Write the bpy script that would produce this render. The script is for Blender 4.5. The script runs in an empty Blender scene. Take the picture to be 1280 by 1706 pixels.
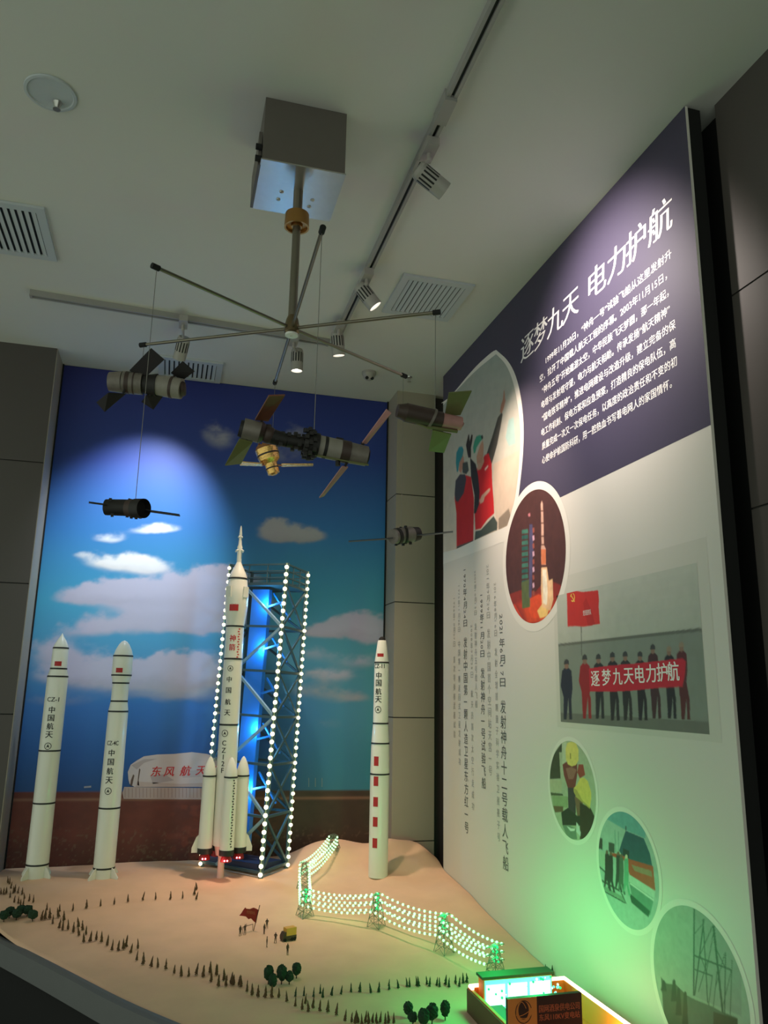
import bpy, bmesh, math, random
import numpy as np
from mathutils import Vector, Matrix, noise as mnoise
random.seed(7)
R_ = math.radians
SC = bpy.context.scene
COL = SC.collection

# ------------------------------------------------------------------ camera, world, exposure
EYE = 1.65
# columns of W are the photograph's right / up / back axes in the room
W = np.array([[0.964213584792142, -0.07558381071562276, -0.2541244782778549],
              [-0.26457765009261547, -0.2126604883131118, -0.9406243584884979],
              [0.0170537378236158, 0.9741984419347699, -0.22504791880421787]])
FPX = 1298.0
cam_d = bpy.data.cameras.new('camera')
cam = bpy.data.objects.new('camera', cam_d)
COL.objects.link(cam)
cam_d.sensor_fit = 'VERTICAL'
cam_d.sensor_height = 24.0
cam_d.lens = 24.0 * FPX / 1706.0
cam_d.clip_start = 0.02
m4 = Matrix.Identity(4)
CR = W @ np.diag([1, 1, 1])
for i in range(3):
    for j in range(3):
        m4[i][j] = CR[i][j]
m4[2][3] = EYE
cam.matrix_world = m4
SC.camera = cam

SC.view_settings.view_transform = 'Standard'
SC.view_settings.look = 'None'
SC.view_settings.gamma = 1.0
SC.view_settings.use_curve_mapping = False
SC.view_settings.exposure = 0.0

world = bpy.data.worlds.new('world')
SC.world = world
world.use_nodes = True
bg = world.node_tree.nodes['Background']
bg.inputs[0].default_value = (0.76, 0.86, 0.72, 1)
bg.inputs[1].default_value = 0.92

SC.cycles.use_denoising = True
SC.cycles.max_bounces = 6
SC.cycles.diffuse_bounces = 4
SC.cycles.sample_clamp_indirect = 4.0

CEIL = EYE + 1.9
XW = 1.506            # face of the printed banner
YM = 4.768            # face of the sky mural


def ray(px, py):
    return W @ np.array([(px - 640) / FPX, -(py - 853) / FPX, -1.0])


def pix(px, py, ax, val):
    """the point of the room seen at a photograph pixel, on the plane where coordinate ax equals val"""
    r = ray(px, py)
    o = np.array([0, 0, EYE])
    p = o + r * ((val - o[ax]) / r[ax])
    return Vector(p)


def proj(P):
    q = W.T @ (np.array(P) - np.array([0, 0, EYE]))
    return 640 + FPX * q[0] / -q[2], 853 - FPX * q[1] / -q[2]


def ppm(P):
    q = W.T @ (np.array(P) - np.array([0, 0, EYE]))
    return FPX / -q[2]


def wall(px, py, off=0.0):
    return pix(px, py, 0, XW - off)


def lin(c):
    return tuple((v / 12.92 if v <= 0.04045 else ((v + 0.055) / 1.055) ** 2.4) for v in (x / 255 for x in c))


# ------------------------------------------------------------------ materials
def mat(name, rgb, rough=0.6, metal=0.0, vary=0.0, scale=20.0, bump=0.0, emit=0.0, ecol=None, coat=0.0):
    m = bpy.data.materials.new(name)
    m.use_nodes = True
    nt = m.node_tree
    b = nt.nodes['Principled BSDF']
    c = (*lin(rgb), 1)
    b.inputs['Base Color'].default_value = c
    b.inputs['Roughness'].default_value = rough
    b.inputs['Metallic'].default_value = metal
    if coat:
        b.inputs['Coat Weight'].default_value = coat
    if vary or bump:
        tc = nt.nodes.new('ShaderNodeTexCoord')
        nz = nt.nodes.new('ShaderNodeTexNoise')
        nz.inputs['Scale'].default_value = scale
        nz.inputs['Detail'].default_value = 6
        nt.links.new(tc.outputs['Object'], nz.inputs['Vector'])
        if vary:
            mx = nt.nodes.new('ShaderNodeMix')
            mx.data_type = 'RGBA'
            mx.inputs[6].default_value = (*[v * (1 - vary) for v in c[:3]], 1)
            mx.inputs[7].default_value = (*[min(1, v * (1 + vary)) for v in c[:3]], 1)
            nt.links.new(nz.outputs['Fac'], mx.inputs[0])
            nt.links.new(mx.outputs[2], b.inputs['Base Color'])
        if bump:
            bp = nt.nodes.new('ShaderNodeBump')
            bp.inputs['Strength'].default_value = bump
            bp.inputs['Distance'].default_value = 0.01
            nt.links.new(nz.outputs['Fac'], bp.inputs['Height'])
            nt.links.new(bp.outputs['Normal'], b.inputs['Normal'])
    if emit:
        b.inputs['Emission Color'].default_value = (*(ecol or c[:3]), 1)
        b.inputs['Emission Strength'].default_value = emit
    return m


def print_mat(name, rough=0.55):
    m = bpy.data.materials.new(name)
    m.use_nodes = True
    nt = m.node_tree
    b = nt.nodes['Principled BSDF']
    a = nt.nodes.new('ShaderNodeAttribute')
    a.attribute_name = 'Col'
    nt.links.new(a.outputs['Color'], b.inputs['Base Color'])
    b.inputs['Roughness'].default_value = rough
    return m


M = {}
M['ceiling'] = mat('ceiling_paint', (205, 205, 198), 0.8, vary=0.02, scale=3)
M['panel'] = mat('grey_wall_panel', (160, 150, 135), 0.5, vary=0.05, scale=2)
M['panel_dark'] = mat('dark_wall_panel', (74, 68, 65), 0.5, vary=0.06, scale=2)
M['joint'] = mat('panel_joint', (40, 38, 36), 0.8)
M['black'] = mat('black_surface', (9, 9, 9), 0.8)
M['floor'] = mat('dark_floor', (40, 38, 37), 0.4, vary=0.2, scale=4)
M['white'] = mat('white_paint', (226, 226, 220), 0.45)
M['lamp_white'] = mat('lamp_white_paint', (160, 156, 150), 0.4)
M['track'] = mat('track_white', (150, 148, 144), 0.5)
M['slot'] = mat('slot_black', (12, 12, 12), 0.6)
M['vent'] = mat('vent_white', (184, 190, 194), 0.5)
M['vent_dark'] = mat('vent_inside', (30, 33, 38), 0.8)
M['steel'] = mat('brushed_steel', (190, 188, 184), 0.28, 0.9, vary=0.08, scale=40)
M['box_side'] = mat('galvanised_steel', (104, 98, 92), 0.5, 0.3, vary=0.05, scale=20)
M['rod'] = mat('rod_metal', (128, 122, 108), 0.35, 0.8)
M['brass'] = mat('brass', (176, 132, 76), 0.35, 0.85)
M['hub'] = mat('hub_bronze', (120, 104, 78), 0.35, 0.8)
M['wire'] = mat('hanging_wire', (120, 120, 112), 0.4, 0.6)
M['sand'] = mat('sand', (220, 182, 150), 0.95, vary=0.14, scale=6, bump=0.5)
M['rim'] = mat('table_rim_grey', (96, 98, 98), 0.5, vary=0.08, scale=10)
M['rocket'] = mat('rocket_white', (226, 226, 214), 0.3, coat=0.3)
M['band'] = mat('rocket_black', (18, 20, 18), 0.5)
M['red'] = mat('flag_red', (170, 24, 24), 0.5)
M['redtxt'] = mat('red_lettering', (190, 30, 36), 0.5)
M['ink'] = mat('black_lettering', (24, 24, 24), 0.6)
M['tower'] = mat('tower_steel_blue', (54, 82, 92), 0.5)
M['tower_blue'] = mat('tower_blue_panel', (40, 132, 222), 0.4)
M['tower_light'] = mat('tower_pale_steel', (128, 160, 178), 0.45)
M['pad'] = mat('pad_deck_blue', (52, 62, 96), 0.6)
M['post'] = mat('stand_post', (224, 190, 178), 0.5)  # pink of the red lamps' light is mixed into this colour
M['bulb_warm'] = mat('warm_bulb', (255, 244, 205), 0.4, emit=3.6, ecol=(1.0, 0.84, 0.52))
M['bulb_green'] = mat('green_bulb', (210, 255, 215), 0.4, emit=1.45, ecol=(0.42, 1.0, 0.50))
M['green_led'] = mat('green_led', (30, 220, 120), 0.4, emit=1.0, ecol=(0.02, 0.75, 0.25))
M['red_led'] = mat('red_led', (255, 80, 90), 0.4, emit=6.0, ecol=(1.0, 0.25, 0.3))
M['nozzle'] = mat('nozzle_red', (150, 16, 24), 0.4)
M['pylon'] = mat('pylon_steel', (120, 128, 112), 0.45, 0.5)
M['cord'] = mat('cord_pale', (170, 190, 160), 0.5)
M['conifer'] = mat('conifer_green', (86, 64, 38), 0.9, vary=0.35, scale=90)
M['conifer_green'] = mat('conifer_deep_green', (34, 56, 32), 0.9, vary=0.35, scale=90)
M['trunk'] = mat('bark', (70, 48, 34), 0.9)
M['bush'] = mat('round_tree_green', (26, 54, 34), 0.95, vary=0.4, scale=120)
M['figure'] = mat('figure_dark', (74, 56, 44), 0.8)
M['truck_y'] = mat('truck_yellow', (214, 160, 62), 0.5)
M['truck_d'] = mat('truck_dark', (66, 50, 34), 0.6)
M['flag_cloth'] = mat('flag_cloth_red', (140, 34, 26), 0.8, vary=0.2, scale=60)
M['navy'] = mat('print_navy', (66, 60, 82), 0.55)
M['board_white'] = mat('print_white', (214, 208, 200), 0.5)
M['print'] = print_mat('printed_picture', 0.55)
M['letter_white'] = mat('letter_white', (238, 234, 232), 0.6)
M['letter_grey'] = mat('letter_grey', (86, 84, 84), 0.6)
M['letter_pale'] = mat('letter_pale', (160, 156, 152), 0.6)
M['sat_grey'] = mat('satellite_grey', (116, 108, 100), 0.45, 0.1, vary=0.3, scale=60)
M['sat_dark'] = mat('satellite_dark', (28, 24, 22), 0.6, 0.1, vary=0.3, scale=80)
M['sat_white'] = mat('satellite_pale', (138, 132, 122), 0.5, vary=0.2, scale=60)
M['sat_brown'] = mat('satellite_brown', (62, 46, 40), 0.55, vary=0.2, scale=60)
M['gold'] = mat('gold_foil', (232, 186, 110), 0.25, 0.85, vary=0.2, scale=90, bump=0.4)
M['copper'] = mat('copper_foil', (176, 120, 78), 0.3, 0.7, vary=0.3, scale=90)
M['solar_dark'] = mat('solar_panel_dark', (20, 12, 14), 0.75)
M['solar_orange'] = mat('solar_panel_brown', (112, 66, 44), 0.45, vary=0.15, scale=60)
M['solar_olive'] = mat('solar_panel_olive', (104, 106, 62), 0.45, vary=0.1, scale=60)
M['solar_pink'] = mat('solar_panel_pink', (176, 128, 122), 0.45, vary=0.1, scale=60)
M['wing_blue'] = mat('wing_dark_blue', (40, 46, 66), 0.4)
M['yellow_wall'] = mat('substation_yellow', (222, 128, 48), 0.6)
M['board_orange'] = mat('sign_orange', (214, 128, 58), 0.55)
M['board_dark'] = mat('sign_dark', (56, 30, 24), 0.55)
M['board_letter'] = mat('sign_lettering', (176, 92, 62), 0.5)
M['roof_green'] = mat('roof_green', (18, 74, 48), 0.5)
M['yard_brown'] = mat('yard_wall_brown', (96, 70, 50), 0.7)
M['led_face'] = mat('lit_green_face', (120, 250, 220), 0.4, emit=1.1, ecol=(0.12, 0.95, 0.60))
M['led_core'] = mat('lit_cyan_lamp', (210, 255, 250), 0.4, emit=1.5, ecol=(0.50, 1.0, 0.86))
M['neon'] = mat('warm_led_strip', (255, 230, 190), 0.4, emit=4.0, ecol=(1.0, 0.70, 0.46))
M['lens'] = mat('lit_lens', (255, 250, 235), 0.4, emit=8.0, ecol=(1.0, 0.97, 0.88))
M['lens_off'] = mat('lamp_lens', (150, 150, 145), 0.2)

# ------------------------------------------------------------------ mesh helpers
ORG = {}


def new_obj(name, data, parent=None):
    o = bpy.data.objects.new(name, data)
    COL.objects.link(o)
    if parent is not None:
        o.parent = parent
        ORG[o.name] = ORG.get(parent.name, Vector((0, 0, 0)))
    return o


def tag(o, label=None, cat=None, group=None, kind=None):
    if label:
        o['label'] = label
    if cat:
        o['category'] = cat
    if group:
        o['group'] = group
    if kind:
        o['kind'] = kind
    return o


def thing(name, loc, label, cat, group=None):
    o = new_obj(name, None)
    o.empty_display_size = 0.05
    o.location = loc
    ORG[o.name] = Vector(loc)
    return tag(o, label, cat, group)


class MB:
    """collects shapes in room coordinates and links them as one mesh"""

    def __init__(s):
        s.v, s.f, s.mi, s.sm, s.col = [], [], [], [], []

    def add(s, verts, faces, mi=0, smooth=False, col=None):
        n = len(s.v)
        s.v += [tuple(x) for x in verts]
        for f in faces:
            s.f.append([n + i for i in f])
            s.mi.append(mi)
            s.sm.append(smooth)
            s.col.append(col)
        return s

    def box(s, lo, hi, mi=0):
        x0, y0, z0 = lo
        x1, y1, z1 = hi
        v = [(x0, y0, z0), (x1, y0, z0), (x1, y1, z0), (x0, y1, z0), (x0, y0, z1), (x1, y0, z1), (x1, y1, z1), (x0, y1, z1)]
        return s.add(v, [(3, 2, 1, 0), (4, 5, 6, 7), (0, 1, 5, 4), (1, 2, 6, 5), (2, 3, 7, 6), (3, 0, 4, 7)], mi)

    def tube(s, p0, p1, r0, r1=None, seg=16, mi=0, caps=True, smooth=True, roll=0.0):
        r1 = r0 if r1 is None else r1
        p0, p1 = Vector(p0), Vector(p1)
        d = (p1 - p0)
        if d.length < 1e-9:
            return s
        d.normalize()
        a = Vector((0, 0, 1)) if abs(d.z) < 0.9 else Vector((0, 1, 0))
        u = d.cross(a).normalized()
        w = d.cross(u)
        v = []
        for p, r in ((p0, r0), (p1, r1)):
            for k in range(seg):
                t = roll + 2 * math.pi * k / seg
                v.append(p + (u * math.cos(t) + w * math.sin(t)) * r)
        f = [(k, (k + 1) % seg, seg + (k + 1) % seg, seg + k) for k in range(seg)]
        s.add(v, f, mi, smooth and seg > 6)
        if caps:
            s.add(v[:seg], [tuple(range(seg))[::-1]], mi)
            s.add(v[seg:], [tuple(range(seg))], mi)
        return s

    def bar(s, p0, p1, w, mi=0):
        return s.tube(p0, p1, w * 0.7071, seg=4, mi=mi, smooth=False, roll=math.pi / 4)

    def lathe(s, cx, cy, prof, seg=40, mi=0, smooth=True):
        v, f = [], []
        for (z, r) in prof:
            for k in range(seg):
                t = 2 * math.pi * k / seg
                v.append((cx + r * math.cos(t), cy + r * math.sin(t), z))
        n = len(prof)
        for i in range(n - 1):
            for k in range(seg):
                k2 = (k + 1) % seg
                f.append((i * seg + k, i * seg + k2, (i + 1) * seg + k2, (i + 1) * seg + k))
        s.add(v, f, mi, smooth)
        s.add(v[:seg], [tuple(range(seg))[::-1]], mi)
        s.add(v[-seg:], [tuple(range(seg))], mi)
        return s

    def sphere(s, c, r, seg=10, rings=7, mi=0, squash=(1, 1, 1), jitter=0.0):
        c = Vector(c)
        v = [c + Vector((0, 0, r * squash[2]))]
        for i in range(1, rings):
            t = math.pi * i / rings
            for k in range(seg):
                a = 2 * math.pi * k / seg
                j = 1 + random.uniform(-jitter, jitter)
                v.append(c + Vector((r * j * math.sin(t) * math.cos(a) * squash[0], r * j * math.sin(t) * math.sin(a) * squash[1], r * j * math.cos(t) * squash[2])))
        v.append(c - Vector((0, 0, r * squash[2])))
        f = [(0, 1 + k, 1 + (k + 1) % seg) for k in range(seg)]
        for i in range(rings - 2):
            b = 1 + i * seg
            f += [(b + k, b + seg + k, b + seg + (k + 1) % seg, b + (k + 1) % seg) for k in range(seg)]
        b = 1 + (rings - 2) * seg
        f += [(b + k, len(v) - 1, b + (k + 1) % seg) for k in range(seg)]
        return s.add(v, f, mi, jitter == 0)

    def slab(s, quad, nrm, th, mi=0):
        """a plate with the outline quad, th thick along nrm"""
        n = Vector(nrm).normalized() * th * 0.5
        q = [Vector(p) for p in quad]
        k = len(q)
        v = [p - n for p in q] + [p + n for p in q]
        f = [tuple(range(k))[::-1], tuple(range(k, 2 * k))] + [(i, (i + 1) % k, k + (i + 1) % k, k + i) for i in range(k)]
        return s.add(v, f, mi)

    def build(s, name, mats, parent=None, normals=True):
        o = ORG.get(parent.name, Vector((0, 0, 0))) if parent is not None else Vector((0, 0, 0))
        me = bpy.data.meshes.new(name)
        me.from_pydata([(Vector(p) - o) for p in s.v], [], s.f)
        for m in (mats if isinstance(mats, (list, tuple)) else [mats]):
            me.materials.append(m)
        me.polygons.foreach_set('material_index', s.mi)
        me.polygons.foreach_set('use_smooth', s.sm)
        if any(c is not None for c in s.col):
            ca = me.color_attributes.new('Col', 'FLOAT_COLOR', 'CORNER')
            for p, c in zip(me.polygons, s.col):
                cc = (*lin(c), 1) if c else (1, 1, 1, 1)
                for li in p.loop_indices:
                    ca.data[li].color = cc
        if normals:
            bm = bmesh.new()
            bm.from_mesh(me)
            bmesh.ops.recalc_face_normals(bm, faces=bm.faces)
            bm.to_mesh(me)
            bm.free()
        me.update()
        if any(s.sm):
            me.set_sharp_from_angle(angle=R_(40))
        return new_obj(name, me, parent)


# --- lettering: the glyph outlines of a text as flat triangles, 1 unit = 1 em
_txt = {}


def glyphs(s, weight=0.0):
    key = (s, weight)
    if key in _txt:
        return _txt[key]
    cu = bpy.data.curves.new('lettering', 'FONT')
    cu.body = s
    cu.size = 1.0
    cu.offset = weight
    cu.resolution_u = 3
    cu.fill_mode = 'FRONT'
    o = bpy.data.objects.new('lettering', cu)
    COL.objects.link(o)
    bpy.context.view_layer.update()
    dg = bpy.context.evaluated_depsgraph_get()
    me = bpy.data.meshes.new_from_object(o.evaluated_get(dg))
    v = [tuple(x.co[:2]) for x in me.vertices]
    f = [tuple(p.vertices) for p in me.polygons]
    bpy.data.objects.remove(o)
    bpy.data.curves.remove(cu)
    bpy.data.meshes.remove(me)
    _txt[key] = (v, f)
    return v, f


def text_box(mb, s, O, U, V, width=None, height=1.0, weight=0.0, smear=0.0, mi=0, center=False, col=None):
    """s written from point O, running along U and rising along V; height = em size; width = total width to fill"""
    v, f = glyphs(s, weight)
    if not v:
        return
    x0 = min(p[0] for p in v)
    x1 = max(p[0] for p in v)
    sx = (width / (x1 - x0)) if width else height
    O, U, V = Vector(O), Vector(U), Vector(V)
    sh = -0.5 * (x1 - x0) * sx if center else 0.0
    N = U.cross(V).normalized()
    for i, d in enumerate([0.0] if not smear else [-smear, 0.0, smear]):
        mb.add([O + N * (.00004 * i) + U * (sh + (p[0] - x0) * sx + d * height) + V * (p[1] * height) for p in v], f, mi, col=col)


def clip_convex(poly, clip):
    """Sutherland-Hodgman in 2D; clip counter-clockwise"""
    out = list(poly)
    n = len(clip)
    for i in range(n):
        a, b = clip[i], clip[(i + 1) % n]
        inp, out = out, []
        if not inp:
            return []

        def side(p):
            return (b[0] - a[0]) * (p[1] - a[1]) - (b[1] - a[1]) * (p[0] - a[0])
        for k in range(len(inp)):
            p, q = inp[k], inp[(k + 1) % len(inp)]
            sp, sq = side(p), side(q)
            if sp >= 0:
                out.append(p)
            if (sp >= 0) != (sq >= 0):
                t = sp / (sp - sq)
                out.append((p[0] + (q[0] - p[0]) * t, p[1] + (q[1] - p[1]) * t))
    return out


# ------------------------------------------------------------------ sand height and ground picking
def sstep(a, b, x):
    t = max(0.0, min(1.0, (x - a) / (b - a)))
    return t * t * (3 - 2 * t)


def sand_z(x, y):
    z = EYE - 1.0 + 0.072 * sstep(3.3, 4.5, y)
    z += 0.115 * math.exp(-(((x - 1.32) / 0.20) ** 2 + ((y - 4.42) / 0.20) ** 2))
    z += 0.122 * math.exp(-(((x - 0.95) / 0.24) ** 2 + ((y - 4.56) / 0.17) ** 2))
    z += 0.030 * math.exp(-(((x - 1.45) / 0.10) ** 2 + ((y - 3.9) / 0.35) ** 2))
    z -= 0.032 * sstep(.7, 1.15, x) * (1 - sstep(2.85, 3.6, y))
    hump = math.exp(-(((x - 1.25) / 0.32) ** 2 + ((y - 4.40) / 0.26) ** 2))
    z += hump * 0.035 * mnoise.noise(Vector((x * 8, y * 8, 4.1)))
    z += 0.012 * mnoise.noise(Vector((x * 2.2, y * 2.2, 0.3))) + 0.004 * mnoise.noise(Vector((x * 9, y * 9, 1.7)))
    return z


def ground(px, py):
    """where the ray through a photograph pixel meets the sand"""
    r = ray(px, py)
    t = 1.0
    step = 0.01
    p = np.zeros(3)
    while t < 7:
        p = np.array([0, 0, EYE]) + r * t
        if p[2] < sand_z(p[0], p[1]):
            break
        t += step
    for _ in range(12):
        step *= 0.5
        p = np.array([0, 0, EYE]) + r * t
        t += -step if p[2] < sand_z(p[0], p[1]) else step
    p[1] = min(p[1], YM - 0.03)
    return Vector((p[0], p[1], sand_z(p[0], p[1])))


ORD = ['', 'first', 'second', 'third', 'fourth', 'fifth', 'sixth', 'seventh', 'eighth', 'ninth', 'tenth', 'eleventh', 'twelfth', 'thirteenth',
       'fourteenth', 'fifteenth', 'sixteenth', 'seventeenth', 'eighteenth', 'nineteenth']
TENS = {2: ('twenty', 'twentieth'), 3: ('thirty', 'thirtieth'), 4: ('forty', 'fortieth'), 5: ('fifty', 'fiftieth'), 6: ('sixty', 'sixtieth'),
        7: ('seventy', 'seventieth'), 8: ('eighty', 'eightieth'), 9: ('ninety', 'ninetieth')}


def ordinal(n):
    if n < 20:
        return ORD[n]
    t, u = divmod(n, 10)
    return TENS[t][1] if u == 0 else TENS[t][0] + '-' + ORD[u]

# ------------------------------------------------------------------ the setting
ZS = EYE
fl = MB().box((-3.2, -2.2, -0.1), (3.2, YM + 0.3, 0.0)).build('floor', M['floor'])
tag(fl, kind='structure')
ce = MB().box((-3.2, -2.2, CEIL), (3.2, YM + 0.3, CEIL + 0.1)).build('ceiling', M['ceiling'])
tag(ce, kind='structure')
wb = MB().box((-3.2, YM + 0.03, 0), (3.2, YM + 0.15, CEIL)).build('wall_back', M['panel'])
tag(wb, kind='structure')
JOINTS = [ZS + 1.212, ZS + 0.535, ZS - 0.145, ZS - 0.83]


def panel_block(mb, lo, hi, joints=JOINTS, gap=0.006):
    """a clad block cut by fine horizontal joints; joints are dark recessed strips (slot 1)"""
    zs = [lo[2]] + sorted(j for j in joints if lo[2] < j < hi[2]) + [hi[2]]
    for a, b in zip(zs[:-1], zs[1:]):
        mb.box((lo[0], lo[1], a + (gap / 2 if a > lo[2] else 0)), (hi[0], hi[1], b - (gap / 2 if b < hi[2] else 0)), 0)
    mb.box((lo[0] + 0.006, lo[1] + 0.006, lo[2]), (hi[0] - 0.006, hi[1] - 0.0, hi[2]), 1)


mb = MB()
panel_block(mb, (-3.0, 4.53, 0), (-0.748, YM + 0.03, CEIL))
wl = mb.build('wall_left', [M['panel_dark'], M['joint']])
tag(wl, kind='structure')
mb = MB()
panel_block(mb, (1.306, 4.55, 0), (1.562, YM + 0.03, CEIL))
co = mb.build('wall_corner_column', [M['panel'], M['joint']])
tag(co, kind='structure')
mb = MB()
panel_block(mb, (1.600, -2.2, 0), (1.76, 1.84, CEIL))
wr = mb.build('wall_right', [M['panel_dark'], M['joint']])
tag(wr, kind='structure')
mb = MB().box((1.64, 1.82, 0), (1.78, YM + 0.03, CEIL))
wq = mb.build('wall_behind_banner', M['black'])  # shade of the recess beside the banner is put into this black
tag(wq, kind='structure')
mb = MB().box((1.562, 4.60, 0), (1.64, YM + 0.03, CEIL))
tag(mb.build('trim_corner', M['panel_dark']), kind='structure')
mb = MB().box((-0.742, YM - 0.012, 0.4), (-0.736, YM + 0.02, CEIL)).box((1.297, YM - 0.012, 0.4), (1.303, YM + 0.02, CEIL))
tag(mb.build('trim_mural', M['black']), kind='structure')

tag(MB().box((-.7478, 4.532, 0), (-.7440, YM + .02, CEIL - .001)).build('wall_left_lit_side', M['panel']), kind='structure')  # lighter strip paints in the light on the left wall's side face

# ------------------------------------------------------------------ the sky mural (a printed picture, colours per point)
rng = np.random.RandomState(3)
_P = rng.rand(257, 257)


def vnoise(x, y):
    xi, yi = np.floor(x).astype(int), np.floor(y).astype(int)
    fx, fy = x - xi, y - yi
    fx, fy = fx * fx * (3 - 2 * fx), fy * fy * (3 - 2 * fy)
    a, b = _P[xi % 256, yi % 256], _P[(xi + 1) % 256, yi % 256]
    c, d = _P[xi % 256, (yi + 1) % 256], _P[(xi + 1) % 256, (yi + 1) % 256]
    return (a * (1 - fx) + b * fx) * (1 - fy) + (c * (1 - fx) + d * fx) * fy


def fbm(x, y, o=5):
    s, a, t = 0, 0.5, 0
    for k in range(o):
        s = s + a * vnoise(x * 2 ** k + 17 * k, y * 2 ** k + 31 * k)
        t += a
        a *= 0.55
    return s / t


def smooth(a, b, x):
    t = np.clip((x - a) / (b - a), 0, 1)
    return t * t * (3 - 2 * t)


def build_mural():
    nx, nz = 330, 450
    x0, x1, z0, z1 = -0.736, 1.297, EYE - 1.15, CEIL - 0.002
    X, Z = np.meshgrid(np.linspace(x0, x1, nx), np.linspace(z0, z1, nz))
    # the picture's own layout is read from the photograph, straightened on to the wall
    P = np.stack([X, np.full_like(X, YM), Z - EYE], -1) @ W
    px, py = 640 + FPX * P[..., 0] / -P[..., 2], 853 - FPX * P[..., 1] / -P[..., 2]
    hy = 1318 + (300 - px) * 0.006                      # the printed horizon
    n1 = fbm(px / 70 + 5, py / 42 + 9)
    n2 = fbm(px / 24 + 50, py / 16 + 20)

    def rgb(*c):
        return np.array(lin(c))
    # sky gradient
    t = np.clip((py - 610) / (hy - 610), 0, 1)
    stops = [(0.0, rgb(30, 36, 112)), (0.22, rgb(34, 62, 142)), (0.38, rgb(40, 112, 178)), (0.55, rgb(64, 158, 196)), (0.68, rgb(78, 152, 196)),
             (0.80, rgb(50, 112, 182)), (0.9, rgb(34, 92, 158)), (1.0, rgb(28, 74, 128))]
    col = np.zeros(px.shape + (3,))
    for k in range(3):
        col[..., k] = np.interp(t, [s[0] for s in stops], [s[1][k] for s in stops])
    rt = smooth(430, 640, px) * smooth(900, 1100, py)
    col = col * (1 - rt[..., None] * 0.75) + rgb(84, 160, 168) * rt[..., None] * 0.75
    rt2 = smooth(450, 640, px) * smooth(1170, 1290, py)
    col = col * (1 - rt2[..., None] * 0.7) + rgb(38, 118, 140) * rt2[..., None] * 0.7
    # clouds: centre, half size, strength, colour
    Wt, Lv, Gy = rgb(232, 228, 228), rgb(188, 184, 206), rgb(168, 166, 174)  # upper white and lower lavender paint in the spotlight's falloff
    cl = [(258, 882, 40, 9, 1.0, Wt), (183, 897, 32, 9, .75, Wt), (205, 937, 58, 14, 1.2, Wt), (250, 947, 26, 9, .9, Wt), (135, 924, 16, 7, .35, Wt),
          (485, 890, 46, 15, 1.0, Gy), (455, 885, 26, 15, .8, Gy), (520, 897, 25, 9, .6, Gy), (365, 730, 32, 24, .62, Gy), (470, 760, 70, 30, .45, Gy), (500, 725, 25, 20, .3, Gy),
          (180, 988, 58, 20, 1.2, Lv), (235, 990, 50, 18, 1.0, Lv), (320, 985, 75, 26, 1.0, Lv), (370, 970, 45, 20, .9, Lv), (300, 1015, 100, 28, .9, Lv), (130, 1000, 40, 12, .6, Lv), (400, 1010, 60, 26, .8, Lv),
          (160, 1050, 50, 15, .7, Lv), (270, 1040, 90, 18, .7, Lv), (345, 1040, 45, 22, .8, Lv), (90, 1085, 55, 26, .7, Lv),
          (270, 1120, 80, 24, 1.0, Lv), (190, 1125, 80, 26, .85, Lv), (330, 1125, 60, 28, .8, Lv), (110, 1125, 60, 22, .7, Lv), (300, 1160, 120, 18, .55, Gy), (90, 1170, 70, 16, .4, Gy),
          (595, 1045, 40, 20, 1.1, Lv), (560, 1050, 40, 14, .8, Lv), (530, 1055, 30, 9, .6, Lv), (625, 1050, 25, 22, .8, Lv), (600, 1100, 42, 14, .55, Lv), (560, 1125, 50, 14, .5, Lv), (520, 1150, 60, 18, .5, Gy), (590, 1165, 50, 12, .5, Gy),
          (560, 1210, 70, 16, .35, Gy), (520, 1090, 40, 18, .45, Lv), (200, 1210, 130, 14, .3, Gy)]
    den = np.zeros(px.shape)
    acc = np.zeros(px.shape + (3,))
    for (cx, cy, a, b, s, c) in cl:
        wx = (px - cx + (n1 - .5) * min(46, a * .7)) / a
        wy = (py - cy + (n2 - .5) * min(20, b * .9) + (n1 - .5) * min(18, b * .8)) / b
        wy = np.where(wy > 0, wy * 1.25, wy * 0.85)
        d = s * np.exp(-(wx ** 2 + wy ** 2) * 0.9)
        den += d
        acc += d[..., None] * c * (1.0 - 0.16 * np.clip(wy, 0, 1))[..., None]
    cc = acc / np.maximum(den, 1e-5)[..., None]
    al = smooth(0.26, 0.82, den * (0.62 + 0.76 * n2))
    col = col * (1 - al[..., None]) + cc * al[..., None]
    # far land and ground
    g1 = rgb(98, 46, 34) * (0.75 + 0.6 * n2)[..., None]
    gR = rgb(66, 50, 38) * (0.75 + 0.5 * n2)[..., None]
    mixr = smooth(380, 520, px)[..., None]
    gr = g1 * (1 - mixr) + gR * mixr
    dk = smooth(1380, 1430, py)[..., None]
    gr = gr * (1 - 0.35 * dk)
    sp = (smooth(0.66, 0.72, fbm(px / 5 + 3, py / 4 + 8, 3)) * smooth(1370, 1390, py))[..., None]
    gr = gr * (1 - sp * .5) + rgb(110, 92, 70) * sp * .5
    pk = (smooth(0.55, 0.7, fbm(px / 18 + 80, py / 12 + 5, 3)) * smooth(250, 330, px) * (1 - smooth(420, 480, px)))[..., None]
    gr = gr * (1 - pk * .6) + rgb(132, 60, 40) * pk * .6
    line = (np.exp(-((py - hy - 13) / 2.2) ** 2) * 0.7)[..., None]
    gr = gr * (1 - line) + rgb(150, 108, 84) * line
    m = smooth(-1.5, 1.5, py - hy)[..., None]
    col = col * (1 - m) + gr * m
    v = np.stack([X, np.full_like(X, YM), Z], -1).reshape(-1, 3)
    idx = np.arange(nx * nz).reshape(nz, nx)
    f = np.stack([idx[:-1, :-1], idx[:-1, 1:], idx[1:, 1:], idx[1:, :-1]], -1).reshape(-1, 4)
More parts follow.
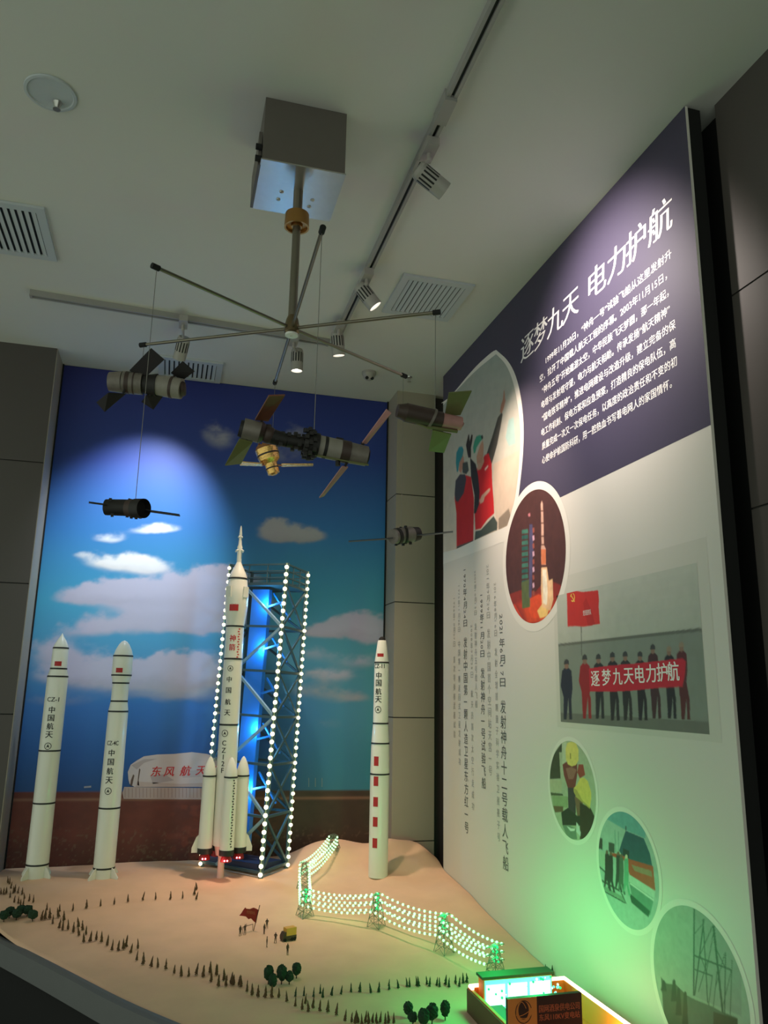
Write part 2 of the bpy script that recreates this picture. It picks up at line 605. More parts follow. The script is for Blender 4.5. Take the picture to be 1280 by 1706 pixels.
    me = bpy.data.meshes.new('mural_picture')
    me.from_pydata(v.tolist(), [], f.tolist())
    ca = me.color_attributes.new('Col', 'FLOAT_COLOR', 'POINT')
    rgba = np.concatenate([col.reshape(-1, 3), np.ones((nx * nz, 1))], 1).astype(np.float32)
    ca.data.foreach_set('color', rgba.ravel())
    me.materials.append(M['print'])
    return me


mural = thing('sky_mural', (0.28, YM, EYE - 1.15), 'tall printed blue sky mural with white clouds on the back wall', 'mural')
me = build_mural()
for v in me.vertices:
    v.co -= Vector((0.28, YM, EYE - 1.15))
new_obj('printed_sky', me, mural)
MB().box((-0.736, YM + 0.001, EYE - 1.15), (1.297, YM + 0.02, CEIL - 0.002)).build('backing_board', M['black'], mural)


def mur(px, py, off=0.0):
    return pix(px, py, 1, YM - off)


# printed stone with red writing and its plinth
def poly(mb, pts, fn, off, col=None, mi=0):
    mb.add([fn(x, y, off) for x, y in pts], [tuple(range(len(pts)))], mi, col=col)


mb = MB()
poly(mb, [(204, 1321), (207, 1311), (345, 1313), (372, 1318), (372, 1332), (206, 1331)], mur, .0015, (176, 156, 148))
for k in range(24):
    poly(mb, [(208 + k * 6, 1313), (209 + k * 6, 1313), (209 + k * 6, 1329), (208 + k * 6, 1329)], mur, .002, (150, 124, 118))
stone = [(214, 1298), (213, 1286), (218, 1274), (228, 1267), (240, 1260), (262, 1257), (290, 1256), (320, 1253), (345, 1256), (366, 1263), (374, 1290), (372, 1313), (330, 1311), (260, 1311), (224, 1311), (216, 1306)]
poly(mb, stone, mur, .002, (196, 182, 178))
for q, c in [([(219, 1275), (240, 1265), (262, 1264), (240, 1271), (228, 1282)], (172, 156, 152)), ([(250, 1292), (275, 1290), (290, 1300), (255, 1306)], (170, 156, 156)),
             ([(300, 1285), (330, 1283), (335, 1294), (305, 1296)], (182, 168, 166)), ([(228, 1302), (300, 1306), (340, 1304), (340, 1311), (226, 1311)], (184, 164, 156)),
             ([(218, 1300), (222, 1290), (224, 1292), (220, 1310), (217, 1308)], (96, 76, 66)), ([(229, 1308), (230, 1296), (232, 1280), (234, 1282), (231, 1300), (232, 1309)], (92, 72, 62))]:
    poly(mb, q, mur, .0025, c)
mb.build('printed_stone', M['print'], mural, normals=False)
mb = MB()
for ch, cx, cy in (('东', 259, 1285), ('风', 281, 1285), ('航', 308, 1284), ('天', 334, 1283), ('城', 358, 1282)):
    h = (mur(cx, cy - 9).z - mur(cx, cy + 9).z)
    text_box(mb, ch, mur(cx, cy + 7, .003), Vector((1, 0, 0.0)), Vector((0.18, 0, 1)), height=h, weight=0.004, smear=.015, center=True)
o = mb.build('stone_lettering', M['redtxt'], mural, normals=False)
o['label'] = 'red brush lettering on the printed stone'
# small printed signs on the far horizon
mb = MB()
poly(mb, [(140, 1310), (152, 1309), (152, 1312), (140, 1313)], mur, .0015, (150, 150, 160))
for x in (514, 525, 536):
    poly(mb, [(x, 1296), (x + 1.2, 1296), (x + 1.2, 1311), (x, 1311)], mur, .0015, (120, 140, 140))
mb.build('printed_horizon_marks', M['print'], mural, normals=False)

# ------------------------------------------------------------------ the printed banner wall
Y0, Y1 = 1.866, 4.232          # near and far ends
ZB, ZT = EYE - 1.30, CEIL - 0.004
banner = thing('exhibition_banner', (XW, 3.05, ZB), 'tall white and navy exhibition banner wall with Chinese text and round photographs', 'banner')
MB().box((XW, Y0, ZB), (XW + 0.010, Y1, ZT)).build('white_panel', M['board_white'], banner)
MB().box((XW + .0102, Y0 + .004, ZB), (XW + 0.060, Y1 - .002, ZT)).build('dark_gap_box', M['black'], banner)  # black box added to stand for the dark gap at the banner's end
UY, UZ = Vector((0, -1, 0)), Vector((0, 0, 1))


def circ(cy, cz, r, n=72):
    return [(cy + r * math.cos(2 * math.pi * k / n), cz + r * math.sin(2 * math.pi * k / n)) for k in range(n)]


class Pict:
    """a printed photograph: coloured areas blended like a print, on a fine mesh inside an outline"""

    def __init__(s):
        s.items = []

    def build(s, name, outline, parent, off, rings=90, segs=320, n=420, soft=2, grain=.10, seed=0, center=None):
        ys, zs = [p[0] for p in outline], [p[1] for p in outline]
        y0, y1, z0, z1 = min(ys) - .01, max(ys) + .01, min(zs) - .01, max(zs) + .01
        ny = n
        nz = max(40, int(n * (z1 - z0) / (y1 - y0)))
        Yg, Zg = np.meshgrid(np.linspace(y0, y1, ny), np.linspace(z0, z1, nz))
        img = np.zeros((nz, ny, 3))
        for o_, pts, col in s.items:
            inside = np.zeros((nz, ny), bool)
            for k in range(len(pts)):
                (ya, za), (yb, zb) = pts[k], pts[(k + 1) % len(pts)]
                if abs(zb - za) < 1e-12:
                    continue
                c = (za > Zg) != (zb > Zg)
                inside ^= c & (Yg < (yb - ya) * (Zg - za) / (zb - za) + ya)
            img[inside] = lin(col)
        for _ in range(soft):
            p = np.pad(img, ((1, 1), (1, 1), (0, 0)), mode='edge')
            img = (p[1:-1, 1:-1] * 2 + p[:-2, 1:-1] + p[2:, 1:-1] + p[1:-1, :-2] + p[1:-1, 2:]) / 6
        g = fbm((Yg - y0) / (y1 - y0) * 26 + seed * 7 + 3, (Zg - z0) / (y1 - y0) * 26 + seed * 3 + 5, 4)
        img = img * (1 + (g - .5)[..., None] * 2 * grain * 2)
        # outline resampled, star mesh
        O = [Vector((a, b, 0)) for a, b in outline]
        O.append(O[0])
        L = [0]
        for a, b in zip(O[:-1], O[1:]):
            L.append(L[-1] + (b - a).length)
        cy, cz = center or (sum(ys) / len(ys), sum(zs) / len(zs))
        ed, i = [], 0
        for k in range(segs):
            t = L[-1] * k / segs
            while i < len(L) - 2 and t > L[i + 1]:
                i += 1
            q = O[i].lerp(O[i + 1], (t - L[i]) / max(1e-9, L[i + 1] - L[i]))
            ed.append((q.x, q.y))
        ed = np.array(ed)
        tt = np.linspace(0, 1, rings + 1)[1:]
        V_ = np.concatenate([[[cy, cz]], (np.array([cy, cz]) + tt[:, None, None] * (ed - np.array([cy, cz]))[None]).reshape(-1, 2)])
        fy = np.clip((V_[:, 0] - y0) / (y1 - y0) * (ny - 1), 0, ny - 1.001)
        fz = np.clip((V_[:, 1] - z0) / (z1 - z0) * (nz - 1), 0, nz - 1.001)
        iy, iz = fy.astype(int), fz.astype(int)
        a, b = (fy - iy)[:, None], (fz - iz)[:, None]
        col = (img[iz, iy] * (1 - a) + img[iz, iy + 1] * a) * (1 - b) + (img[iz + 1, iy] * (1 - a) + img[iz + 1, iy + 1] * a) * b
        f = [(0, 1 + k, 1 + (k + 1) % segs) for k in range(segs)]
        for r in range(rings - 1):
            q = 1 + r * segs
            f += [(q + k, q + segs + k, q + segs + (k + 1) % segs, q + (k + 1) % segs) for k in range(segs)]
        po = ORG[parent.name]
        me = bpy.data.meshes.new(name)
        me.from_pydata([(XW - off - po.x, y - po.y, z - po.z) for y, z in V_], [], f)
        ca = me.color_attributes.new('Col', 'FLOAT_COLOR', 'POINT')
        ca.data.foreach_set('color', np.concatenate([col, np.ones((len(col), 1))], 1).astype(np.float32).ravel())
        me.materials.append(M['print'])
        return new_obj(name, me, parent)


def flat(mb, pts, off, col=None, mi=0):
    if isinstance(mb, Pict):
        mb.items.append((off, pts, col))
    else:
        mb.add([(XW - off * .35, y, z) for y, z in pts], [tuple(range(len(pts)))], mi, col=col)


def yz(px, py):
    p = wall(px, py)
    return (p.y, p.z)


BCY, BCZ, BR = 4.05, EYE + 0.97, 0.0
# navy field: upper part of the banner, its lower edge level
zn = EYE + 0.790
mb = MB()
flat(mb, [(Y0, zn), (Y1, zn), (Y1, ZT), (Y0, ZT)], .0010)
mb.build('navy_field', M['navy'], banner, normals=False)

# big curved photograph of two workers: white edge, then the picture
def round_off(pl, it=2):
    for _ in range(it):
        o = [pl[0]]
        for a, b in zip(pl[:-1], pl[1:]):
            o += [(a[0] * .75 + b[0] * .25, a[1] * .75 + b[1] * .25), (a[0] * .25 + b[0] * .75, a[1] * .25 + b[1] * .75)]
        pl = o + [pl[-1]]
    return pl


edge = round_off([(735, 672), (752, 660), (790, 613), (820, 586), (827, 583)]) + round_off([(827, 583), (848, 601), (862, 630), (870, 670), (873.5, 712), (872, 760), (866, 815), (862, 845), (850, 885), (846, 900)])
inner = round_off([(738, 676), (760, 652), (792, 618), (827, 590)]) + round_off([(827, 590), (845, 608), (857, 640), (865, 685), (868, 725), (866, 775), (859, 830), (852, 855), (846, 876)]) + [(838, 880), (792, 900), (760, 915), (738, 921)]
mb = MB()
flat(mb, [yz(*p) for p in edge] + [(Y1, zn - 0.06)] + [(Y1, yz(738, 672)[1])], .0017, (226, 220, 212))
flat(mb, [(3.02, zn - .002), (Y1, zn - .002), (Y1, zn - .08), (3.02, zn - .08)], .0014, (214, 208, 200))
mb.build('photograph_border', M['print'], banner, normals=False)
mb = Pict()
F = [yz(*p) for p in inner]
F = [(min(y, Y1), z) for y, z in F]
flat(mb, F, .0018, (196, 194, 190))


def wp(pts, col, off):
    flat(mb, [(min(y, Y1), z) for y, z in (yz(*p) for p in pts)], off, col)


def c7(pts):          # coordinates read in an enlarged crop of this picture
    return [(730 + x * .21101, 560 + y * .21101) for x, y in pts]


for k in range(24):
    u_ = k / 23
    wp(c7([(20, 90 + 1650 * u_), (700, 90 + 1650 * u_ - 260), (700, 1800), (20, 1800)]), tuple(int(a * (1 - u_) + b * u_) for a, b in zip((146, 156, 152), (222, 204, 186))), .0019)
0 and wp(c7([(150, 425), (300, 270), (460, 130), (540, 220), (600, 380), (500, 470), (330, 520), (200, 560)]), (150, 160, 158), .0020)
0 and wp(c7([(60, 620), (330, 500), (600, 400), (650, 560), (640, 800), (420, 780), (250, 760), (50, 800)]), (190, 190, 186), .0021)
wp(c7([(440, 1010), (640, 900), (636, 1150), (600, 1340), (545, 1500), (470, 1520), (440, 1300)]), (206, 184, 164), .0022)
wp(c7([(560, 660), (600, 640), (615, 850), (560, 870), (535, 800)]), (158, 186, 180), .0022)
wp(c7([(480, 1440), (520, 1400), (560, 1360), (575, 1420), (545, 1500), (480, 1530)]), (140, 124, 108), .0023)
# near worker
wp(c7([(385, 930), (430, 790), (475, 640), (505, 600), (512, 620), (495, 720), (470, 850), (440, 960), (425, 1010), (400, 980)]), (72, 70, 64), .0024)
wp(c7([(490, 600), (500, 540), (515, 495), (520, 430), (528, 430), (530, 490), (535, 510), (520, 570), (505, 610)]), (176, 124, 104), .0025)
wp(c7([(295, 1060), (330, 1020), (370, 940), (400, 925), (425, 1010), (430, 1160), (440, 1290), (446, 1400), (390, 1450), (340, 1520), (296, 1530), (290, 1400), (330, 1300)]), (206, 38, 40), .0026)
wp(c7([(255, 960), (300, 1010), (318, 1100), (330, 1230), (325, 1330), (300, 1400), (285, 1400), (290, 1260), (262, 1110)]), (52, 48, 50), .0027)
wp(c7([(330, 1300), (345, 1260), (400, 1205), (415, 1200), (410, 1225), (370, 1270), (360, 1310), (335, 1325)]), (206, 160, 138), .0028)
wp(c7([(305, 950), (330, 870), (355, 820), (362, 870), (360, 940), (350, 990), (325, 1030), (310, 1010)]), (190, 140, 116), .0027)
wp(c7([(315, 1000), (345, 1000), (360, 950), (366, 990), (340, 1050), (312, 1060)]), (196, 150, 128), .0028)
wp(c7([(284, 930), (278, 880), (288, 830), (305, 790), (330, 780), (350, 785), (357, 805), (330, 840), (306, 880), (296, 920)]), (64, 150, 124), .0029)
wp(c7([(338, 790), (352, 780), (360, 800), (350, 820)]), (48, 56, 52), .0030)
wp(c7([(296, 1540), (340, 1530), (440, 1420), (470, 1470), (468, 1530), (290, 1612)]), (70, 78, 70), .0026)
wp(c7([(368, 1050), (395, 1018), (398, 1030), (375, 1062)]), (230, 190, 180), .0029)
# hands raised to the sky
wp(c7([(222, 860), (240, 780), (248, 775), (252, 830), (265, 775), (276, 780), (272, 830), (262, 880), (262, 960), (240, 960), (228, 900)]), (54, 44, 44), .0030)
# far worker
wp(c7([(135, 1220), (150, 1130), (180, 1090), (230, 1100), (262, 1110), (285, 1280), (284, 1420), (280, 1620), (148, 1680), (147, 1400), (132, 1280)]), (196, 40, 42), .0027)
wp(c7([(132, 1250), (140, 1140), (175, 1090), (215, 1090), (225, 1130), (205, 1240), (160, 1310), (140, 1300)]), (70, 66, 76), .0028)
wp(c7([(165, 1060), (172, 990), (195, 930), (205, 960), (208, 1020), (190, 1060), (186, 1090)]), (186, 134, 116), .0028)
wp(c7([(195, 1000), (235, 990), (245, 1060), (225, 1090), (195, 1080)]), (74, 78, 76), .0029)
wp(c7([(150, 1075), (142, 1000), (146, 920), (168, 874), (192, 870), (204, 900), (195, 950), (170, 1000), (160, 1070)]), (52, 136, 148), .0030)
wp(c7([(150, 1660), (280, 1610), (280, 1622), (150, 1682)]), (90, 84, 80), .0029)
pw = mb.build('workers_photograph', F, banner, .0009, rings=120, segs=460, n=520, soft=3, seed=1, grain=.045, center=(3.62, EYE + 1.02))
pw['label'] = 'printed picture of two workers in red vests and green helmets, one pointing up'


def disc_photo(name, label, cy, cz, r, ring, base, polys, src=None):
    MBR = MB()
    flat(MBR, circ(cy, cz, r + ring), .0014 + .0003 * (4 - cy), (226, 220, 212))
    MBR.build('photograph_border', M['print'], banner, normals=False)
    mb = Pict()
    c = circ(cy, cz, r, 120)
    flat(mb, circ(cy, cz, r + .02), 0, base)
    for pts, col in polys:
        flat(mb, [yz(*(src(p) if src else p)) for p in pts], 0, col)
    o = mb.build(name, c, banner, .0009, rings=int(40 + r * 200), segs=int(160 + r * 600), n=int(200 + r * 800), soft=4 if r > .25 else 2, grain=.12 if r > .25 else .07, seed=int(cy * 10), center=(cy, cz))
    o['label'] = label
    return o


def cropf(x0, y0, s):
    return lambda p: (x0 + p[0] * s, y0 + p[1] * s)


# night launch
s2 = cropf(830, 780, .3125)
P = []
P.append(([(40, 680), (150, 640), (200, 660), (260, 590), (370, 640), (370, 850), (40, 850)], (140, 46, 34)))
P.append(([(60, 740), (130, 700), (170, 690), (260, 670), (330, 690), (300, 840), (100, 840)], (196, 62, 36)))
for k in range(8):
    u_ = k / 8
    P.append(([(90 + 60 * u_, 720 + 20 * u_), (170 + 20 * u_, 680 + 20 * u_), (290 - 20 * u_, 640 + 40 * u_), (330 - 50 * u_, 720 + 10 * u_), (290 - 20 * u_, 830 - 20 * u_), (150 + 10 * u_, 835 - 20 * u_)], (150 + int(70 * u_), 46 + int(30 * u_), 34)))
P.append(([(165, 700), (215, 672), (258, 690), (262, 760), (230, 800), (180, 800), (165, 760)], (226, 78, 38)))
P.append(([(210, 760), (240, 720), (275, 740), (262, 790), (225, 800)], (246, 200, 120)))
for k in range(10):
    y = 330 + k * 30
    P.append(([(128, y), (160, y - 6), (162, y + 16), (128, y + 20)], (46, 92, 84) if k % 2 else (66, 116, 100)))
P.append(([(126, 610), (172, 590), (172, 740), (130, 750)], (92, 104, 62)))
P.append(([(168, 300), (184, 300), (190, 420), (186, 480), (180, 690), (166, 690)], (84, 78, 112)))
for k in range(9):
    P.append(([(184, 320 + k * 42), (194, 316 + k * 42), (196, 340 + k * 42), (186, 346 + k * 42)], (206, 160, 180) if k % 2 else (150, 80, 70)))
P.append(([(160, 245), (172, 238), (174, 256), (164, 258)], (196, 120, 128)))
P.append(([(229, 190), (234, 172), (240, 190), (244, 290), (246, 410), (256, 430), (257, 520), (232, 522), (230, 430), (233, 400), (231, 290)], (214, 168, 150)))
P.append(([(230, 432), (256, 432), (257, 512), (232, 514)], (222, 126, 84)))
for y in (225, 290, 360, 405, 515):
    P.append(([(229, y), (258 if y > 420 else 246, y), (258 if y > 420 else 246, y + 6), (229, y + 6)], (90, 40, 30)))
P.append(([(232, 530), (262, 528), (272, 600), (292, 590), (296, 700), (280, 760), (236, 740), (230, 640)], (244, 196, 150)))
P.append(([(238, 540), (258, 540), (266, 660), (262, 730), (242, 720)], (252, 236, 214)))
disc_photo('launch_photograph', 'round night picture of a rocket lifting off beside its tower', 3.062, EYE + .589, .291, .036, (78, 44, 40), P, s2)

# helmets, crew on the terrace, lattice pylon
s3 = cropf(900, 1220, .11134)
P = [([(150, 700), (160, 400), (330, 160), (330, 690)], (64, 72, 52)), ([(290, 300), (330, 300), (340, 760), (315, 760)], (170, 176, 150)),
     ([(330, 160), (400, 140), (400, 480), (340, 480)], (190, 196, 170)), ([(150, 700), (330, 720), (330, 900), (160, 900)], (176, 178, 146)),
     ([(160, 900), (340, 920), (350, 950), (170, 945)], (70, 84, 50)), ([(180, 950), (420, 960), (420, 1130), (200, 1110)], (140, 160, 118)),
     ([(200, 1100), (350, 1110), (350, 1190), (230, 1200)], (104, 88, 62)),
     ([(340, 480), (400, 440), (560, 470), (560, 640), (530, 830), (420, 830), (360, 640)], (120, 62, 54)), ([(390, 540), (480, 520), (550, 560), (500, 700), (430, 700)], (150, 104, 90)),
     ([(580, 480), (650, 480), (680, 640), (600, 690), (560, 600)], (150, 70, 56)),
     ([(420, 830), (530, 830), (540, 1200), (520, 1300), (430, 1300)], (60, 62, 62)),
     ([(320, 1200), (420, 1130), (560, 1250), (640, 1240), (620, 1400), (340, 1390)], (36, 56, 40)), ([(520, 960), (640, 1010), (660, 1240), (560, 1250)], (120, 92, 70)),
     ([(600, 1050), (760, 1130), (830, 1280), (760, 1600), (600, 1600)], (52, 52, 36)),
     ([(340, 1390), (460, 1400), (540, 1440), (560, 1600), (420, 1600)], (104, 130, 110)), ([(400, 1400), (470, 1440), (530, 1440), (520, 1475), (460, 1480)], (206, 214, 206)),
     ([(545, 1340), (575, 1380), (612, 1500), (608, 1560), (550, 1490)], (196, 206, 200)),
     ([(385, 260), (410, 160), (470, 140), (540, 160), (580, 260), (580, 420), (540, 490), (480, 510), (420, 480), (390, 400)], (222, 202, 112)),
     ([(450, 310), (468, 320), (468, 400), (452, 400)], (150, 136, 70)),
     ([(505, 840), (560, 780), (600, 690), (660, 675), (720, 730), (770, 900), (770, 1000), (750, 1140), (640, 1040), (540, 960), (510, 890)], (214, 192, 100)),
     ([(505, 840), (545, 850), (640, 1020), (750, 1120), (750, 1145), (640, 1050), (540, 965)], (176, 158, 84))]
disc_photo('helmets_photograph', 'round picture of two people in yellow hard hats working', 2.794, EYE - .346, .176, .016, (166, 176, 150), P, s3)

s4 = cropf(960, 1340, .12893)
P = [([(330, 60), (900, 60), (900, 440), (640, 330), (380, 180)], (104, 156, 160)), ([(270, 420), (345, 440), (345, 590), (265, 560)], (54, 60, 58)),
     ([(425, 485), (500, 510), (500, 630), (425, 610)], (60, 70, 66)), ([(265, 570), (400, 640), (400, 820), (270, 800)], (160, 176, 160)),
     ([(500, 330), (512, 330), (520, 620), (508, 620)], (120, 150, 140)), ([(545, 350), (556, 350), (560, 620), (550, 620)], (120, 150, 140)),
     ([(560, 600), (600, 470), (645, 340), (880, 440), (960, 640), (990, 800), (700, 720), (600, 660)], (38, 78, 96)), ([(610, 570), (690, 600), (690, 700), (610, 660)], (22, 44, 52)),
     ([(640, 280), (655, 280), (655, 340), (640, 340)], (70, 80, 80)),
     ([(470, 630), (560, 640), (700, 710), (1000, 800), (1030, 1120), (700, 910), (620, 720), (470, 670)], (176, 66, 44)),
     ([(720, 780), (980, 860), (990, 940), (760, 860)], (150, 120, 96)),
     ([(690, 910), (1030, 1120), (1010, 1220), (690, 1000)], (176, 196, 182)), ([(690, 1000), (1010, 1220), (960, 1440), (720, 1160)], (96, 132, 116)),
     ([(690, 1140), (960, 1380), (940, 1460), (720, 1270)], (30, 56, 44)), ([(700, 1010), (1010, 1230), (1005, 1250), (700, 1030)], (206, 214, 206)),
     ([(300, 950), (560, 1100), (640, 1280), (660, 1290), (600, 1150), (320, 990)], (60, 78, 66)), ([(310, 1020), (600, 1190), (650, 1280), (330, 1080)], (120, 140, 124)),
     ([(330, 1090), (640, 1270), (640, 1285), (330, 1110)], (44, 60, 50)), ([(270, 760), (420, 900), (420, 920), (270, 790)], (56, 70, 60))]
for x, y, c in ((400, 640, (40, 44, 44)), (450, 660, (36, 44, 44)), (545, 660, (44, 52, 50)), (585, 690, (70, 92, 80)), (650, 700, (96, 158, 130))):
    P.append(([(x - 22, y), (x + 28, y), (x + 34, y + 180), (x + 30, y + 330), (x + 60, y + 480), (x + 36, y + 480), (x + 4, y + 340), (x - 20, y + 430), (x - 36, y + 420), (x - 22, y + 200)], c))
    P.append(([(x - 16, y), (x - 12, y - 40), (x + 4, y - 52), (x + 20, y - 38), (x + 20, y)], (210, 190, 170) if x > 600 else (110, 84, 70)))
disc_photo('terrace_photograph', 'round picture of a crew walking past a low wall below a dark blue roof', 2.440, EYE - .552, .176, .016, (156, 176, 168), P, s4)

s5 = cropf(1080, 1490, .15625)
P = [([(480, 40), (1000, 40), (1000, 1300), (480, 1080)], (140, 148, 140)), ([(140, 880), (200, 950), (300, 960), (420, 1080), (640, 1190), (960, 1320), (960, 1700), (200, 1700)], (74, 84, 68)),
     ([(420, 1090), (700, 1200), (900, 1330), (900, 1450), (400, 1400)], (84, 96, 88)), ([(700, 1250), (960, 1330), (960, 1500), (700, 1500)], (58, 54, 46))]


def strip(a, b, w):
    dx, dy = b[0] - a[0], b[1] - a[1]
    l = math.hypot(dx, dy)
    nx, ny = -dy / l * w / 2, dx / l * w / 2
    return [(a[0] + nx, a[1] + ny), (b[0] + nx, b[1] + ny), (b[0] - nx, b[1] - ny), (a[0] - nx, a[1] - ny)]


for a, b, w in (((496, 150), (490, 1080), 14), ((600, 260), (500, 1080), 14), ((590, 270), (640, 1160), 12), ((700, 330), (800, 1260), 22), ((830, 620), (820, 1280), 12), ((490, 650), (900, 810), 18), ((500, 800), (690, 870), 14),
                ((690, 340), (560, 640), 9), ((560, 650), (640, 860), 8), ((700, 420), (620, 860), 8), ((720, 560), (830, 790), 8), ((820, 640), (720, 1000), 8), ((640, 700), (540, 1040), 8), ((690, 860), (650, 1180), 8), ((740, 820), (700, 1200), 8), ((890, 820), (790, 1240), 8), ((500, 420), (600, 300), 8), ((900, 700), (880, 1280), 8)):
    P.append((strip(a, b, w), (58, 72, 64)))
for x, y, h in ((280, 900, 240), (330, 990, 300), (400, 1030, 360), (170, 910, 120)):
    P.append(([(x - 14, y + 20), (x, y), (x + 14, y + 20), (x + 34, y + h), (x - 34, y + h)], (40, 52, 38)))
disc_photo('pylon_photograph', 'round picture of a lattice pylon standing over dark hills', 2.107, EYE - .795, .208, .018, (150, 164, 150), P, s5)

# team photograph
mb = Pict()
tl, tr, br, bl = yz(930, 962), yz(1168, 905), yz(1183, 1223), yz(935, 1203)
y0, y1 = br[0], bl[0]
z0 = 0.5 * (br[1] + bl[1])
z1 = z0 + 0.0
ztop = yz(1172, 935)[1]
tborder = MB()
flat(tborder, [(y0 - .05, z0 - .02), (y1 + .03, z0 - .02), (y1 + .03, ztop + .07), (y0 - .05, ztop + .07)], .0012, (206, 201, 192))
flat(mb, [(y0, z0), (y1, z0), (y1, ztop), (y0, ztop)], .0016, (176, 178, 168))
tborder.build('photograph_border', M['print'], banner, normals=False)
for k in range(16):
    u_ = k / 15
    zz_ = ztop + (z0 - ztop) * u_
    flat(mb, [(y0, z0 - .01), (y1 + .01, z0 - .01), (y1 + .01, zz_ + .01), (y0 - .01, zz_ + .01)], .0017, tuple(int(a * (1 - u_) + b * u_) for a, b in zip((190, 190, 180), (160, 166, 154))))
hz = yz(935, 1095)[1]
flat(mb, [(y0, z0), (y1, z0), (y1, hz + .045), (y0, hz + .045)], .0018, (132, 138, 128))
flat(mb, [(y0, hz + .043), (y1, hz + .043), (y1, hz + .053), (y0, hz + .053)], .0019, (104, 106, 96))
flat(mb, [(y0, z0), (y1, z0), (y1, z0 + .035), (y0, z0 + .035)], .0019, (112, 112, 104))


def team(pts, col, off):
    flat(mb, [yz(*s2(p)) for p in pts], off, col)


team([(443, 845), (447, 845), (449, 1000), (445, 1000)], (90, 90, 84), .0020)
team([(366, 638), (400, 650), (450, 660), (500, 655), (535, 650), (540, 700), (538, 740), (545, 830), (500, 838), (460, 846), (410, 842), (372, 846), (370, 740)], (200, 48, 40), .0022)
team([(470, 690), (500, 760), (520, 835), (480, 842), (455, 720)], (182, 40, 34), .0023)
for hx, hy_, fx, fy, c in ((365, 1030, 375, 1340, (40, 44, 58)), (462, 1005, 478, 1335, (150, 36, 38)), (535, 1002, 547, 1335, (44, 44, 44)), (610, 992, 628, 1345, (44, 40, 40)), (678, 988, 697, 1345, (48, 44, 42)),
                           (757, 988, 777, 1345, (40, 34, 36)), (825, 950, 850, 1335, (70, 40, 40)), (912, 960, 932, 1335, (40, 38, 40)), (978, 938, 1005, 1340, (90, 40, 38))):
    team([(hx - 22, hy_ + 50), (hx - 8, hy_ + 34), (hx + 12, hy_ + 34), (hx + 28, hy_ + 50), (hx + 34, hy_ + 140), (hx + 28, hy_ + 200), (fx + 18, fy - 110), (fx + 22, fy), (fx + 6, fy), (fx + 2, fy - 120), (fx - 8, fy), (fx - 24, fy), (hx - 14, hy_ + 190), (hx - 30, hy_ + 130)], c, .0024)
    team([(hx - 10, hy_ + 12), (hx + 12, hy_ + 12), (hx + 12, hy_ + 34), (hx + 2, hy_ + 42), (hx - 9, hy_ + 34)], (140, 108, 92), .0026)
    team([(hx - 13, hy_ + 16), (hx - 10, hy_ - 4), (hx + 2, hy_ - 14), (hx + 13, hy_ - 4), (hx + 15, hy_ + 16)], (60, 60, 60) if hx < 900 else (150, 130, 110), .0027)
team([(485, 1068), (600, 1052), (720, 1043), (860, 1028), (985, 1014), (1003, 1030), (998, 1100), (985, 1165), (850, 1172), (720, 1186), (600, 1192), (490, 1190)], (196, 34, 50), .0029)
tp = mb.build('team_photograph', [(y0, z0), (y1, z0), (y1, ztop), (y0, ztop)], banner, .0009, rings=110, segs=520, n=620, soft=1, seed=4, grain=.035)
tp['label'] = 'printed picture of nine workers holding a red cloth under a red flag'
mb = MB()
a, b = yz(*s2((492, 1163))), yz(*s2((968, 1128)))
zc = yz(*s2((500, 1160)))[1]
for k, ch in enumerate('逐梦九天电力护航'):
    t = (k + .5) / 8
    pxp = s2((492 + (968 - 492) * t, 1158 - 36 * t))
    yy, zz = yz(*pxp)
    text_box(mb, ch, (XW - .0013, yy, zz), UY, UZ, height=.062, width=None, weight=.004, smear=.015, center=True)
text_box(mb, '党员服务队', (XW - .0013, yz(*s2((455, 780)))[0], yz(*s2((455, 785)))[1]), UY, UZ, height=.022, width=.06, weight=.003)
mb.build('cloth_lettering', M['letter_white'], banner, normals=False)
# flag emblem: crossed sickle and hammer
mb = MB()
ey, ez = yz(*s2((400, 690)))
arc = [(ey - .017 * math.cos(t), ez + .017 * math.sin(t)) for t in np.linspace(-2.4, 1.5, 14)]
arc2 = [(ey + .001 - .012 * math.cos(t), ez + .002 + .013 * math.sin(t)) for t in np.linspace(1.5, -2.4, 14)]
for k in range(13):
    flat(mb, [arc[k], arc[k + 1], arc2[12 - k], arc2[13 - k]], .0036)
flat(mb, [(ey + .014, ez + .008), (ey + .010, ez + .012), (ey - .016, ez - .016), (ey - .012, ez - .019)], .0039)
flat(mb, [(ey + .020, ez + .008), (ey + .010, ez + .018), (ey + .005, ez + .013), (ey + .015, ez + .003)], .0039)
mb.build('flag_emblem', mat('emblem_yellow', (236, 190, 90), 0.6), banner, normals=False)

# title
mb = MB()
s8 = cropf(840, 320, .28146)
for ch, xa, xb, yb in (('逐', 100, 175, 958), ('梦', 178, 256, 900), ('九', 256, 350, 828), ('天', 345, 442, 715), ('电', 500, 606, 590), ('力', 612, 722, 490), ('护', 724, 842, 390), ('航', 852, 1000, 250)):
    a_, b_ = yz(*s8((xa, yb))), yz(*s8((xb, yb)))
    text_box(mb, ch, (XW - .0010, a_[0], EYE + 1.512 + .016), UY, UZ + Vector((0, -.10, 0)), width=abs(a_[0] - b_[0]), height=.138, weight=-.008, smear=.022)
t_ = mb.build('title_lettering', M['letter_white'], banner, normals=False)
t_['label'] = 'large white title lettering'

